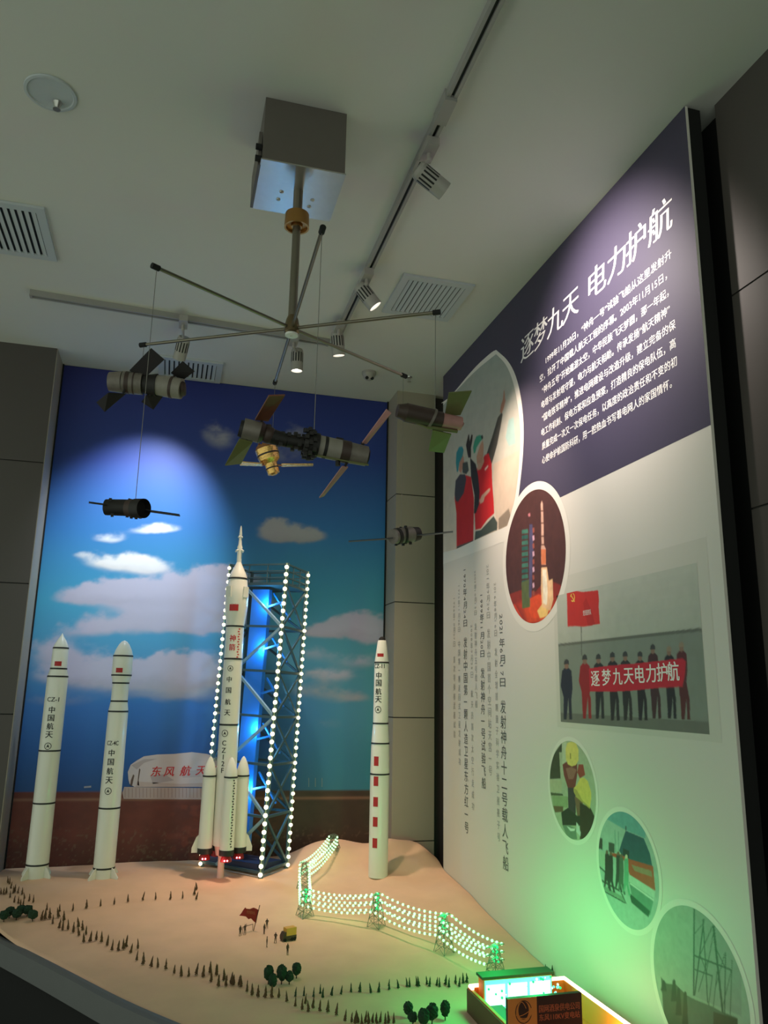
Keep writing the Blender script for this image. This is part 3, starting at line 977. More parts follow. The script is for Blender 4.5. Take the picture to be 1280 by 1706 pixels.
# paragraph: eight lines
LINES = ['1999年11月20日，“神舟一号”试验飞船从这里发射升', '空，拉开了中国载人航天工程的序幕。2003年11月15日，', '“神舟五号”开始遨游太空，中华民族飞天梦圆，那一年起，', '电塔与发射塔守望，电力与航天相助。传承发扬“航天精神”',
         '“国电铁军精神”，推进电网建设与改造升级，建立完备的保', '电工作机制、保电方案和应急预案，打造精良的保电队伍，高', '质量完成一次又一次保电任务，以高度的政治责任和不变的初', '心使命护航国防科研，用一腔热血书写着电网人的家国情怀。']
LP = [((910, 604), (1120, 430)), ((900, 632), (1113, 478)), ((904, 655), (1116, 507)), ((903, 682), (1118, 532)), ((904, 703), (1127, 552)), ((903, 727), (1128, 590)), ((904, 752), (1130, 620)), ((904, 773), (1121, 652))]
mb = MB()
zt, zb_ = yz(912, 604)[1], yz(905, 772)[1]
for k, (s, (a_, b_)) in enumerate(zip(LINES, LP)):
    ya, yb = yz(*a_)[0], yz(*b_)[0]
    z = zt + (zb_ - zt) * k / 7
    text_box(mb, s, (XW - .0010, ya, z), UY, UZ, width=ya - yb, height=.037, weight=.003, smear=.007)
p_ = mb.build('paragraph_lettering', M['letter_white'], banner, normals=False)
p_['label'] = 'eight lines of small white lettering'


# upright columns of dates
def column(mb, s, px, py0, py1, size):
    """characters stacked downwards, figures lying on their side, from pixel row py0 to py1"""
    y = yz(px, py0)[0]
    z0c, z1c = yz(px, py0)[1], yz(px, py1)[1]
    wts = [0.42 if c in '0123456789' else (0.8 if c == ' ' else (0.72 if c in '年月日' else 1.0)) for c in s]
    tot = sum(wts)
    acc = 0.0
    for c, w_ in zip(s, wts):
        h = (z0c - z1c) * w_ / tot
        zc_ = z0c - (z0c - z1c) * acc / tot
        acc += w_
        if c == ' ':
            continue
        if c in '0123456789':
            text_box(mb, c, (XW - .0010, y + size * .35, zc_ - h * .1), -UZ, UY, height=min(h * 1.65, size * .95))
        else:
            text_box(mb, c, (XW - .0010, y + size * .46, zc_ - h * .86), UY, UZ, width=size * .92 if c not in '一' else size * .8, height=min(h * .95, size * 1.15), weight=.003)


mb = MB()
column(mb, '2021年6月17日 发射神舟十二号载人飞船', 836, 1022, 1448, .066)
column(mb, '1970年4月24日 发射中国第一颗人造卫星东方红一号', 775, 948, 1388, .056)
column(mb, '1999年11月20日 发射神舟一号试验飞船', 803, 990, 1314, .056)
o = mb.build('date_columns', M['letter_grey'], banner, normals=False)
o['label'] = 'three dark upright columns of dated lettering'
mb = MB()
column(mb, '2011年9月29日 发射中国首个空间站天宫一号', 813, 940, 1292, .042)
column(mb, '2016年8月16日 发射全球首颗量子科学实验卫星墨子号', 825, 970, 1400, .034)
column(mb, '2003年10月15日 发射神舟五号载人飞船', 792, 950, 1180, .034)
column(mb, '1966年10月27日 首次导弹核武器试验', 757, 996, 1230, .034)
column(mb, '1975年11月26日 中国第一颗返回式卫星发射成功', 765, 975, 1275, .034)
column(mb, '2008年9月25日 航天员首次太空行走成功', 786, 1040, 1350, .034)
o = mb.build('faint_date_columns', M['letter_pale'], banner, normals=False)
o['label'] = 'six faint upright columns of dated lettering'

# ------------------------------------------------------------------ ceiling fittings
def cpt(px, py, dz=0.0):
    return pix(px, py, 2, CEIL - dz)


def air_vent(label, x0, x1, y0, y1, n, along_y=True):
    c = Vector(((x0 + x1) / 2, (y0 + y1) / 2, CEIL))
    t = thing('ceiling_vent', c, label, 'air vent')
    fw = 0.035
    mb = MB()
    for lo, hi in (((x0, y0), (x1, y0 + fw)), ((x0, y1 - fw), (x1, y1)), ((x0, y0 + fw), (x0 + fw, y1 - fw)), ((x1 - fw, y0 + fw), (x1, y1 - fw))):
        mb.box((lo[0], lo[1], CEIL - .012), (hi[0], hi[1], CEIL - .0005))
    mb.build('frame', M['vent'], t)
    MB().box((x0 + fw, y0 + fw, CEIL - .004), (x1 - fw, y1 - fw, CEIL - .001)).build('dark_opening', M['vent_dark'], t)
    mb = MB()
    for k in range(n):
        x = x0 + fw + (x1 - x0 - 2 * fw) * (k + .5) / n
        w = (x1 - x0 - 2 * fw) / n * 0.30
        a, b = (x - w, CEIL - .0055), (x + w, CEIL - .011)
        mb.add([(a[0], y0 + fw, a[1]), (b[0], y0 + fw, b[1]), (b[0], y1 - fw, b[1]), (a[0], y1 - fw, a[1]), (a[0] + .003, y0 + fw, a[1]), (b[0] + .003, y0 + fw, b[1]), (b[0] + .003, y1 - fw, b[1]), (a[0] + .003, y1 - fw, a[1])],
               [(0, 1, 2, 3), (4, 5, 6, 7), (0, 1, 5, 4), (3, 2, 6, 7), (0, 3, 7, 4), (1, 2, 6, 5)])
    mb.build('slats', M['vent'], t)
    return t


air_vent('slatted ceiling air vent near the left edge, farthest from the banner', -1.10, -0.622, 3.085, 3.50, 15)
air_vent('white slatted ceiling air vent between the banner and the track rail', 0.925, 1.28, 3.145, 3.53, 12)
air_vent('slatted ceiling air vent tight above the blue sky mural', -0.185, 0.19, 4.44, 4.755, 11)

t = thing('ceiling_speaker', (-.51, 2.405, CEIL), 'round flat disc in the upper left of the ceiling', 'ceiling disc')
MB().lathe(-.51, 2.405, [(CEIL - .0005, .082), (CEIL - .006, .081), (CEIL - .007, .072), (CEIL - .003, .069), (CEIL - .003, .001)], 40).build('rim', M['vent'], t)
p = pix(95, 178, 2, CEIL - .02)
MB().lathe(p.x, p.y, [(CEIL - .005, .016), (CEIL - .014, .012), (CEIL - .026, .007), (CEIL - .028, .012), (CEIL - .031, .012)], 14).build('sprinkler_tip', M['steel'], t)

p = cpt(615, 620)
t = thing('ceiling_camera', (p.x, p.y, CEIL), 'small white ceiling dome with two dark round eyes', 'security camera')
MB().lathe(p.x, p.y, [(CEIL - .0005, .042), (CEIL - .016, .042), (CEIL - .022, .036), (CEIL - .04, .03), (CEIL - .052, .016), (CEIL - .055, .001)], 28).build('dome', M['lamp_white'], t)
d = (Vector((0, 0, EYE)) - Vector((p.x, p.y, CEIL))).normalized()
for sx in (-1, 1):
    q = Vector((p.x + sx * .016, p.y - .018, CEIL - .045))
    MB().tube(q - d * .01, q + d * .006, .011, .010, 14).build('eye', M['black'], t)
p = cpt(682, 628)
mb = MB().lathe(p.x, p.y, [(CEIL - .0005, .018), (CEIL - .006, .016), (CEIL - .008, .006), (CEIL - .028, .005), (CEIL - .030, .012), (CEIL - .033, .012)], 16)
tag(mb.build('fire_sprinkler', M['steel']), 'small metal fire sprinkler on the ceiling right of the camera dome', 'sprinkler')


# track rails
def rail(name, a, b, label):
    t = thing(name, (a + b) / 2, label, 'track rail')
    d = (b - a).normalized()
    s = Vector((-d.y, d.x, 0))
    h = Vector((0, 0, -.030))
    w = .017

    def run(mb, p0, p1, wd, z0, z1):
        q = []
        for p in (p0, p1):
            for sg in (-1, 1):
                for z in (z0, z1):
                    q.append(p + s * wd * sg + Vector((0, 0, z)))
        mb.add(q, [(0, 1, 3, 2), (4, 6, 7, 5), (0, 4, 5, 1), (2, 3, 7, 6), (1, 5, 7, 3), (0, 2, 6, 4)])
    mb = MB()
    run(mb, a - s * .012, b - s * .012, .006, -.030, 0)
    run(mb, a + s * .012, b + s * .012, .006, -.030, 0)
    run(mb, a, b, .012, -.006, 0)
    mb.build('channel', M['track'], t)
    mb = MB()
    run(mb, a, b, .0058, -.020, -.006)
    mb.build('dark_slot', M['slot'], t)
    mb = MB()
    run(mb, a - d * .012, a, .019, -.032, 0)
    run(mb, b, b + d * .012, .019, -.032, 0)
    mb.build('end_cap', M['track'], t)
    return t


RA, RB = cpt(838, -30), cpt(560, 560)
rail('track_rail', RA, RB, 'long ceiling track rail running from top centre towards the far vents')
RC, RD = cpt(55, 485), cpt(545, 566)
rail('track_rail', RC, RD, 'shorter white ceiling track rail crossing above the mural')
# white joiner pieces on the long rail
t = thing('rail_joiner', cpt(742, 178), 'short white joiner block in the long ceiling track rail', 'rail joiner')
d = (RB - RA).normalized()
p0, p1 = cpt(752, 158, .02), cpt(733, 200, .02)
MB().bar(p0, p1, .042).build('joiner_cover', M['track'], t)


def track_spot(label, att, head, aim, lit, colr, power, angle, blend=1.0, length=.125, rad=.034):
    """adapter on the rail, bent stem, finned head pointing at aim"""
    t = thing('track_spotlight', att, label, 'track light', 'track spotlights on the ceiling')
    d = (Vector(aim) - head).normalized()
    back, front = head - d * length * .5, head + d * length * .5
    mb = MB().box((att.x - .022, att.y - .05, CEIL - .062), (att.x + .022, att.y + .05, CEIL - .030))
    mb.build('adapter', M['lamp_white'], t)
    elbow = Vector((att.x, att.y, CEIL - .085))
    mb = MB().tube((att.x, att.y, CEIL - .06), elbow, .008, seg=12).tube(elbow, back + d * .03 + (elbow - head).normalized() * rad * .8, .007, seg=12).sphere(elbow, .010)
    mb.build('stem', M['lamp_white'], t)
    mb = MB()
    mb.tube(back, back + d * .012, rad * .86, rad, 28)
    mb.tube(back + d * .012, front - d * .028, rad, rad, 28)
    mb.tube(front - d * .028, front, rad, rad, 28, caps=False)
    mb.tube(front - d * .028, front, rad * .9, rad * .9, 28, caps=False)
    u = d.orthogonal().normalized()
    w = d.cross(u)
    for k in range(14):
        a = 2 * math.pi * k / 14
        o_ = (u * math.cos(a) + w * math.sin(a)) * rad * .985
        tang = (-u * math.sin(a) + w * math.cos(a))
        q = []
        for l_ in (length * .18, length * .62):
            for sg in (-1, 1):
                q.append(back + d * l_ + o_ * 1.022 + tang * sg * .0034)
        mb.add([q[0], q[1], q[3], q[2]], [(0, 1, 2, 3)], 1)
    mb.build('finned_head', [M['lamp_white'], M['slot']], t)
    MB().tube(front - d * .027, front - d * .020, rad * .86, rad * .86, 28).build('lens', M['lens'] if lit else M['lens_off'], t)
    if power:
        L = bpy.data.lights.new('spot_beam', 'SPOT')
        L.energy = power
        L.color = colr
        L.spot_size = R_(angle)
        L.spot_blend = blend
        L.shadow_soft_size = .03
        o = new_obj('spot_beam', L, t)
        o.location = front + d * .012 - ORG[t.name]
        o.rotation_euler = d.to_track_quat('-Z', 'Y').to_euler()
    return t


def spot_at(px, py, z):
    return pix(px, py, 2, CEIL - z)


SPOTS = [
    ('white track spotlight nearest the viewer, turned towards the banner title', (715, 243), (718, 300), .145, wall(1010, 540), True, (1.0, .88, .80), 112, 92),
    ('white track spotlight halfway along the long rail, beside the right vent', (611, 455), (612, 493), .125, wall(872, 830), True, (1.0, .80, .66), 105, 58),
    ('small white track spotlight at the far end of the long rail', (565, 540), (563, 573), .105, pix(640, 1460, 2, EYE - .95), True, (1.0, .74, .54), 62, 62),
    ('white track spotlight on the cross rail above the dark four-panel station', (306, 532), (303, 580), .120, mur(228, 885), True, (.80, .90, 1.0), 120, 68),
    ('white track spotlight with a glowing lens on the cross rail below the rod hub', (490, 562), (495, 600), .110, pix(470, 1475, 2, EYE - .95), True, (1.0, .76, .58), 112, 58),
]
for lab, a_, h_, hz_, aim, lit, colr, pw_, an in SPOTS:
    att = cpt(a_[0], a_[1], .03)
    att.z = CEIL - .03
    track_spot(lab, att, spot_at(h_[0], h_[1], hz_), aim, lit, colr, pw_, an)

# ------------------------------------------------------------------ motor box and turning mobile
HX, HY, HZ = .312, 2.352, EYE + 1.155
bx0, bx1, by0, by1, bz = .174, .446, 2.222, 2.492, EYE + 1.668
t = thing('motor_box', (HX, HY, CEIL), 'square steel motor box fixed to the ceiling', 'motor box')
mb = MB().box((bx0, by0, bz + .002), (bx1, by1, CEIL - .001))
mb.build('casing', M['box_side'], t)
MB().box((bx0 - .004, by0, bz - .003), (bx1 + .004, by1 + .004, bz + .002)).build('bottom_plate', M['steel'], t)
for dx, dy in ((-.055, .02), (-.06, .065), (.055, .035), (.05, .075)):
    MB().sphere((HX + dx, HY + dy, bz - .004), .0075, squash=(1, 1, .6)).build('screw', M['steel'], t)
mb = MB().box((bx0 - .012, by0 + .03, bz - .004), (bx0 - .002, by1, bz + .12))
mb.build('side_bracket', M['box_side'], t)
for y_, z_ in ((by0 + .02, bz + .055), (by0 + .02, bz + .012)):
    MB().tube((bx0 - .022, y_, z_), (bx0 - .002, y_, z_), .010, seg=12).build('knob', M['black'], t)

t = thing('rotating_mobile', (HX, HY, HZ), 'brass hub and six long metal rods turning on a shaft under the motor box', 'rotating mobile')
zr = pix(496, 370, 1, HY).z
MB().tube((HX, HY, bz), (HX, HY, zr + .04), .016, seg=20).build('upper_shaft', M['rod'], t)
mb = MB().lathe(HX, HY, [(zr + .028, .012), (zr + .028, .040), (zr - .022, .042), (zr - .022, .036), (zr - .012, .034), (zr - .010, .020), (zr - .020, .018), (zr - .020, .012)], 40)
mb.build('slip_ring', M['brass'], t)
MB().tube((HX, HY, zr), (HX, HY, HZ + .02), .0135, .0145, seg=20).build('shaft', M['rod'], t)
mb = MB().lathe(HX, HY, [(HZ + .045, .014), (HZ + .03, .020), (HZ + .01, .024), (HZ - .015, .024), (HZ - .022, .018)], 30)
mb.build('hub', M['hub'], t)
mb = MB().lathe(HX, HY, [(HZ - .020, .021), (HZ - .027, .021), (HZ - .028, .006), (HZ - .024, .004)], 30)
mb.build('hub_cap', M['white'], t)
TIPS = {}
for nm, tp_ in (('a', (255, 443)), ('b', (235, 575)), ('c', (538, 380)), ('d', (732, 520)), ('f', (458, 638))):
    TIPS[nm] = pix(tp_[0], tp_[1], 2, HZ)
TIPS['e'] = Vector((HX + .470, HY + .268, HZ))
for nm in 'abcdef':
    q = TIPS[nm]
    d = (q - Vector((HX, HY, HZ))).normalized()
    rod = MB().tube(Vector((HX, HY, HZ)) + d * .018, q, .0055, seg=12).build('rod', M['rod'], t)
    MB().tube(q - d * .02, q + d * .004, .0085, seg=12).build('end_cap', M['black'], rod)


def hang(model, tip, ztop, dx=0.0):
    """the wire a model hangs by; it moves with the model"""
    p = TIPS[tip] - (TIPS[tip] - Vector((HX, HY, HZ))).normalized() * .012
    MB().tube(Vector((p.x, p.y, HZ)), (p.x + dx, p.y, ztop), .0009, seg=6).build('hanging_wire', M['wire'], model)


def sat_tools(Y):
    def P(px, py, dy=0.0):
        return pix(px, py, 1, Y + dy)
    s = ppm(P(640, 700))
    return P, s


def panel(mb, quad, P, dys, th=.004, mi=0):
    q = [P(x, y, dy) for (x, y), dy in zip(quad, dys)]
    n = (q[1] - q[0]).cross(q[3] - q[0])
    mb.slab(q, n, th, mi)


# dark four-panel station (left)
Y = TIPS['b'].y
P, s = sat_tools(Y)
t = thing('station_model', P(245, 640), 'hanging space station model with four dark square panels over the mural top', 'spacecraft model', 'spacecraft models hanging from the rods')
ax = [P(183, 636, .03), P(205, 637, .02), P(238, 640, .01), P(262, 642, 0), P(285, 645, -.01), P(303, 648, -.02)]
mb = MB().tube(ax[0], ax[1], 15 / s, 17 / s, 28).tube(ax[1], ax[2], 17 / s, 17 / s, 28)
mb.build('rear_module', M['sat_grey'], t)
MB().tube(ax[2], ax[3], 14 / s, 18 / s, 24).build('node', M['sat_dark'], t)
mb = MB().tube(ax[3], ax[4], 16 / s, 17 / s, 28).tube(ax[4], ax[5], 17 / s, 16 / s, 28)
mb.build('front_module', M['sat_white'], t)
for a_, b_ in ((.15, .35), (.55, .62)):
    MB().tube(ax[1].lerp(ax[2], a_), ax[1].lerp(ax[2], b_), 17.6 / s, seg=28).build('hull_ring', M['sat_brown'], t)
MB().tube(ax[4], ax[4].lerp(ax[5], .25), 17.4 / s, seg=28).build('hull_ring', M['sat_brown'], t)
MB().tube(ax[5], P(309, 648, -.022), 13 / s, 10 / s, 24).build('docking_port', M['sat_brown'], t)
for q, dy in (([(216, 617), (252, 580), (274, 599), (236, 634)], (0, -.06, -.06, 0)), ([(304, 602), (324, 619), (304, 634), (285, 621)], (-.06, -.06, 0, 0)),
              ([(161, 670), (181, 654), (210, 656), (175, 686)], (.06, 0, 0, .06)), ([(236, 669), (245, 657), (272, 660), (256, 682)], (.06, 0, 0, .06))):
    mb = MB()
    panel(mb, q, P, dy)
    mb.build('solar_panel', M['solar_dark'], t)
for a_, b_ in (((228, 628), (226, 638)), ((292, 622), (285, 640)), ((205, 655), (210, 645)), ((250, 659), (256, 648))):
    MB().tube(P(*a_), P(*b_), .004, seg=8).build('panel_strut', M['sat_dark'], t)
hang(t, 'b', P(235, 628).z)

# large station, dark truss and segmented core
Y = TIPS['c'].y
P, s = sat_tools(Y)
t = thing('station_model', P(520, 735), 'largest hanging space station model with long segmented hull and four strip panels', 'spacecraft model', 'spacecraft models hanging from the rods')
MB().tube(P(399, 713, .01), P(406, 715, .01), 13 / s, 15 / s, 24).build('end_cap', M['sat_dark'], t)
mb = MB().tube(P(405, 714), P(434, 721), 17 / s, 17 / s, 28)
mb.build('rear_module', M['sat_grey'], t)
MB().tube(P(433, 720), P(440, 722), 18.5 / s, 14 / s, 28).sphere(P(448, 725), 14 / s, 16, 10).tube(P(440, 712), P(452, 712), 5 / s, seg=12).build('node', M['sat_brown'], t)
mb = MB().tube(P(452, 727), P(478, 734), 12.5 / s, 11 / s, 20).tube(P(478, 734), P(505, 738), 11 / s, 10 / s, 20)
random.seed(11)
for k in range(26):
    u_ = k / 25
    c = P(452, 727).lerp(P(505, 738), u_)
    o_ = Vector((random.uniform(-3, 3), random.uniform(-10, 10), random.uniform(-12, 12))) / s
    mb.box(c + o_ - Vector((3, 3, 3)) / s, c + o_ + Vector((3, 3, 3)) / s)
mb.build('truss_body', M['sat_dark'], t)
A_, B_ = P(506, 738), P(614, 761)
segs = [(0, .06, 15, 19, 'sat_dark'), (.06, .22, 20.5, 20.5, 'sat_dark'), (.22, .30, 18, 18, 'sat_white'), (.30, .35, 18.4, 18.4, 'sat_dark'), (.35, .56, 18, 18, 'sat_white'),
        (.56, .70, 18.6, 18.6, 'sat_brown'), (.70, .97, 17.5, 16.5, 'sat_grey'), (.97, 1.0, 14, 12, 'sat_dark')]
for a_, b_, r0, r1, m_ in segs:
    nm = {'sat_dark': 'dark_collar', 'sat_white': 'pale_module', 'sat_brown': 'brown_ring', 'sat_grey': 'grey_module'}[m_]
    mb = MB().tube(A_.lerp(B_, a_), A_.lerp(B_, b_), r0 / s, r1 / s, 32)
    mb.build(nm, M[m_], t)
mb = MB()
for u_, r in ((.02, 22), (.08, 24), (.14, 22)):
    for k in range(9):
        a_ = 2 * math.pi * k / 9 + u_ * 7
        c = A_.lerp(B_, u_) + Vector((0, math.cos(a_), math.sin(a_))) * r / s
        mb.box(c - Vector((3, 3, 3)) / s, c + Vector((3, 3, 3)) / s)
mb.build('collar_blocks', M['sat_dark'], t)
for a_, b_, w_ in (((563, 768), (563, 776), 4), ((560, 731), (572, 733), 3), ((594, 743), (594, 750), 3), ((602, 748), (603, 737), 1.5)):
    MB().tube(P(*a_), P(*b_), w_ / s, seg=12).build('fitting', M['sat_dark'], t)
mb = MB().tube(A_.lerp(B_, .16) + Vector((0, -.01, -18.5 / s)), A_.lerp(B_, .99) + Vector((0, -.01, -16 / s)), 1.6 / s, seg=8)
mb.build('hull_rail', M['solar_olive'], t)
for nm, q, dy, m_ in (('solar_panel', [(448, 659), (475, 658), (447, 701), (425, 699)], (-.10, -.10, 0, 0), 'solar_orange'), ('solar_panel', [(399, 731), (421, 736), (402, 772), (375, 775)], (0, 0, .10, .10), 'solar_olive'),
                      ('solar_panel', [(603, 738), (611, 739), (652, 688), (644, 682)], (0, 0, -.10, -.10), 'solar_pink'), ('solar_panel', [(570, 777), (580, 778), (540, 826), (532, 829)], (0, 0, .10, .10), 'solar_pink')):
    mb = MB()
    panel(mb, q, P, dy)
    mb.build(nm, M[m_], t)
for a_, b_ in (((437, 700), (430, 712)), ((411, 733), (415, 724)), ((606, 739), (602, 748)), ((575, 777), (580, 768))):
    MB().tube(P(*a_), P(*b_), 2 / s, seg=8).build('panel_strut', M['sat_dark'], t)
hang(t, 'c', P(524, 724).z)

# gold capsule
Y = TIPS['f'].y
P, s = sat_tools(Y)
t = thing('capsule_model', P(450, 765), 'small gold foil spaceship model with two narrow wings hanging below the largest station', 'spacecraft model', 'spacecraft models hanging from the rods')
a0, a1 = P(442, 742), P(457, 791)
MB().tube(a0, a0.lerp(a1, .12), 15 / s, 18 / s, 28, caps=False).tube(a0.lerp(a1, .1), a0.lerp(a1, .11), 14 / s, seg=24).build('engine_bell', M['copper'], t)
mb = MB().tube(a0.lerp(a1, .12), a0.lerp(a1, .5), 18 / s, 16.5 / s, 28).tube(a0.lerp(a1, .5), a0.lerp(a1, .62), 16.5 / s, 10 / s, 28).tube(a0.lerp(a1, .62), a0.lerp(a1, .96), 10 / s, 9.5 / s, 24).tube(a0.lerp(a1, .96), a1, 6 / s, 5 / s, 16)
mb.build('capsule_body', M['gold'], t)
MB().tube(a0.lerp(a1, .30), a0.lerp(a1, .35), 17.9 / s, 17.7 / s, 28).tube(a0.lerp(a1, .76), a0.lerp(a1, .8), 10.6 / s, seg=24).build('dark_rings', M['sat_brown'], t)
mb = MB()
for k in range(9):
    a_ = 2 * math.pi * k / 9
    c = a0.lerp(a1, .06)
    mb.tube(c, c + Vector((math.cos(a_) * 13, math.sin(a_) * 13, 3)) / s, .003, seg=6)
mb.build('engine_pipes', M['copper'], t)
for q in ([(400, 769), (437, 772), (438, 776), (400, 775)], [(469, 773), (522, 773), (522, 776), (469, 777)]):
    mb = MB()
    panel(mb, q, P, (-.02, -.02, .02, .02))
    mb.build('wing_panel', M['gold'], t)
MB().tube(P(436, 774), P(472, 775), .003, seg=8).build('wing_spar', M['copper'], t)
hang(t, 'f', P(446, 742).z)

# dark cone craft beside the banner
Y = TIPS['d'].y
P, s = sat_tools(Y)
t = thing('cargo_ship_model', P(720, 698), 'hanging spacecraft model with dark tapered hull and two olive panels beside the banner', 'spacecraft model', 'spacecraft models hanging from the rods')
a0, a1, a2, a3 = P(662, 684), P(676, 687), P(720, 697), P(736, 700)
MB().tube(a0, a1, 11 / s, 15.5 / s, 28).tube(a1, a2, 16 / s, 16 / s, 28).tube(a2, a3, 14 / s, 14 / s, 28).build('dark_hull', M['sat_brown'], t)
MB().tube(P(718, 696), P(722, 698), 17.5 / s, seg=28).build('hull_ring', M['sat_grey'], t)
MB().tube(a3, P(768, 706), 13 / s, 12 / s, 28).tube(P(768, 706), P(772, 708), 4 / s, seg=10).build('service_module', M['solar_pink'], t)
MB().tube(P(664, 693), P(716, 714), 1.6 / s, seg=8).tube(P(712, 711), P(762, 719), 3.5 / s, 3 / s, seg=10).build('side_boom', M['solar_olive'], t)
for q, dy in (([(748, 654), (786, 651), (767, 691), (741, 692)], (-.07, -.07, 0, 0)), ([(721, 716), (752, 723), (740, 754), (714, 751)], (0, 0, .07, .07))):
    mb = MB()
    panel(mb, q, P, dy)
    mb.build('solar_panel', M['solar_olive'], t)
hang(t, 'd', P(727, 684).z)

# small satellites
Y = TIPS['a'].y
P, s = sat_tools(Y)
t = thing('satellite_model', P(210, 846), 'small dark satellite model with thin wings hanging before the white clouds at left', 'spacecraft model', 'spacecraft models hanging from the rods')
MB().tube(P(177, 845, .02), P(212, 846, 0), 12 / s, 12.5 / s, 26).build('dark_body', M['sat_dark'], t)
MB().tube(P(212, 846, 0), P(226, 847, -.01), 12.5 / s, 14 / s, 26).tube(P(213, 834), P(219, 836), 4 / s, seg=10).build('pale_collar', M['sat_brown'], t)
mb = MB().tube(P(226, 847, -.01), P(240, 847, -.03), 14.5 / s, 14.5 / s, 28, caps=False).tube(P(229, 847, -.015), P(230, 847, -.017), 13 / s, seg=24)
mb.build('engine_ring', M['sat_dark'], t)
for x_, y_ in ((187, 858), (212, 859), (219, 861), (227, 862), (184, 833), (234, 861)):
    MB().box(P(x_, y_) - Vector((2, 2, 2.5)) / s, P(x_, y_) + Vector((2, 2, 2.5)) / s).build('fitting', M['sat_dark'], t)
for q in ([(148, 836), (177, 840), (177, 842), (148, 838)], [(243, 849), (299, 857), (300, 860), (243, 852)]):
    mb = MB()
    panel(mb, q, P, (-.03, -.03, .03, .03), th=.002)
    mb.build('wing_panel', M['solar_dark'], t)
hang(t, 'a', P(208, 834).z)

Y = TIPS['e'].y
P, s = sat_tools(Y)
t = thing('satellite_model', P(675, 892), 'small dark satellite model with thin wings hanging before the corner column', 'spacecraft model', 'spacecraft models hanging from the rods')
MB().tube(P(655, 894, -.02), P(684, 891, .02), 12 / s, 14 / s, 26).build('pale_body', M['sat_grey'], t)
MB().tube(P(684, 891, .02), P(697, 889, .03), 13.5 / s, 11 / s, 26).build('dark_nose', M['sat_dark'], t)
MB().tube(P(660, 894, -.012), P(665, 893, -.008), 13.6 / s, seg=26).tube(P(674, 892), P(677, 892), 14.2 / s, seg=26).build('dark_rings', M['sat_dark'], t)
for x_, y_ in ((668, 880), (676, 878), (660, 907), (672, 907), (684, 905)):
    MB().box(P(x_, y_) - Vector((2, 2, 2)) / s, P(x_, y_) + Vector((2, 2, 2)) / s).build('fitting', M['sat_dark'], t)
for q in ([(581, 901), (655, 896), (655, 898), (581, 903)], [(695, 891), (755, 885), (755, 887), (695, 894)]):
    mb = MB()
    panel(mb, q, P, (-.03, -.03, .03, .03), th=.002)
    mb.build('wing_panel', M['wing_blue'], t)
hang(t, 'e', P(674, 879).z)

# ------------------------------------------------------------------ the diorama table and its sand
FRONT = [(-.98, 4.50), (-.775, 4.12), (-.571, 3.763), (-.399, 3.505), (-.219, 3.225), (-.065, 2.982), (.087, 2.775), (.25, 2.575), (.45, 2.385), (.70, 2.215), (1.0, 2.09), (1.3, 2.01), (1.503, 1.98)]
BACK = [(-.98, 4.524), (-.746, 4.524), (-.740, 4.762), (1.292, 4.762), (1.303, 4.545), (1.500, 4.545), (1.504, 4.2), (1.504, 3.0), (1.504, 2.0)]


def resample(pl, n):
    pl = [Vector((a, b, 0)) for a, b in pl]
    L = [0]
    for a, b in zip(pl[:-1], pl[1:]):
        L.append(L[-1] + (b - a).length)
    out, i = [], 0
    for k in range(n):
        s_ = L[-1] * k / (n - 1)
        while i < len(L) - 2 and s_ > L[i + 1]:
            i += 1
        out.append(pl[i].lerp(pl[i + 1], (s_ - L[i]) / max(1e-9, L[i + 1] - L[i])))
    return out


def smooth_pl(pl, it=2):
    for _ in range(it):
        o = [pl[0]]
        for a, b in zip(pl[:-1], pl[1:]):
            o += [(a[0] * .75 + b[0] * .25, a[1] * .75 + b[1] * .25), (a[0] * .25 + b[0] * .75, a[1] * .25 + b[1] * .75)]
        pl = o + [pl[-1]]
    return pl


FS = smooth_pl(FRONT)
NU, NV = 230, 130
fr, bk = resample(FS, NU), resample(BACK, NU)
table = thing('display_table', (.5, 3.2, 0), 'curved display table with grey rim carrying the sand landscape', 'display table')
v, f = [], []
for i in range(NU):
    for j in range(NV):
        p = fr[i].lerp(bk[i], j / (NV - 1))
        z = sand_z(p.x, p.y)
        if j == 0:
            z -= .008
        v.append((p.x, p.y, z))
for i in range(NU - 1):
    for j in range(NV - 1):
        f.append((i * NV + j, (i + 1) * NV + j, (i + 1) * NV + j + 1, i * NV + j + 1))
sand = MB().add(v, f, 0, True).build('sand_bed', M['sand'], table)
for p_ in sand.data.polygons:
    p_.use_smooth = True
# rim and dark skirt swept along the front curve
rp = resample(FS, 120)
out = []
for i, p in enumerate(rp):
    a, b = rp[max(0, i - 1)], rp[min(len(rp) - 1, i + 1)]
    d = (b - a).normalized()
    out.append(Vector((d.y, -d.x, 0)))


def sweep(prof):
    v, f = [], []
    for p, n in zip(rp, out):
        for o_, z in prof:
            v.append((p.x + n.x * o_, p.y + n.y * o_, z))
    k = len(prof)
    for i in range(len(rp) - 1):
        for j in range(k):
            f.append((i * k + j, i * k + (j + 1) % k, (i + 1) * k + (j + 1) % k, (i + 1) * k + j))
    f += [tuple(range(k)), tuple(range((len(rp) - 1) * k, len(rp) * k))]
    return v, f


z_ = EYE - 1.0
MB().add(*sweep([(-.01, z_ - .02), (-.004, z_ + .002), (.012, z_ + .002), (.026, z_ - .004), (.030, z_ - .080), (-.01, z_ - .080)])).build('rim', M['rim'], table)
MB().add(*sweep([(-.06, z_ - .075), (-.03, z_ - .075), (-.03, 0.001), (-.06, 0.001)])).build('dark_skirt', M['black'], table)


# ------------------------------------------------------------------ rockets
def zrow(x, y, py, px):
    z = pix(px, py, 1, y).z
    for _ in range(3):
        q = proj((x, y, z))[0]
        z = pix(q, py, 1, y).z
    return z


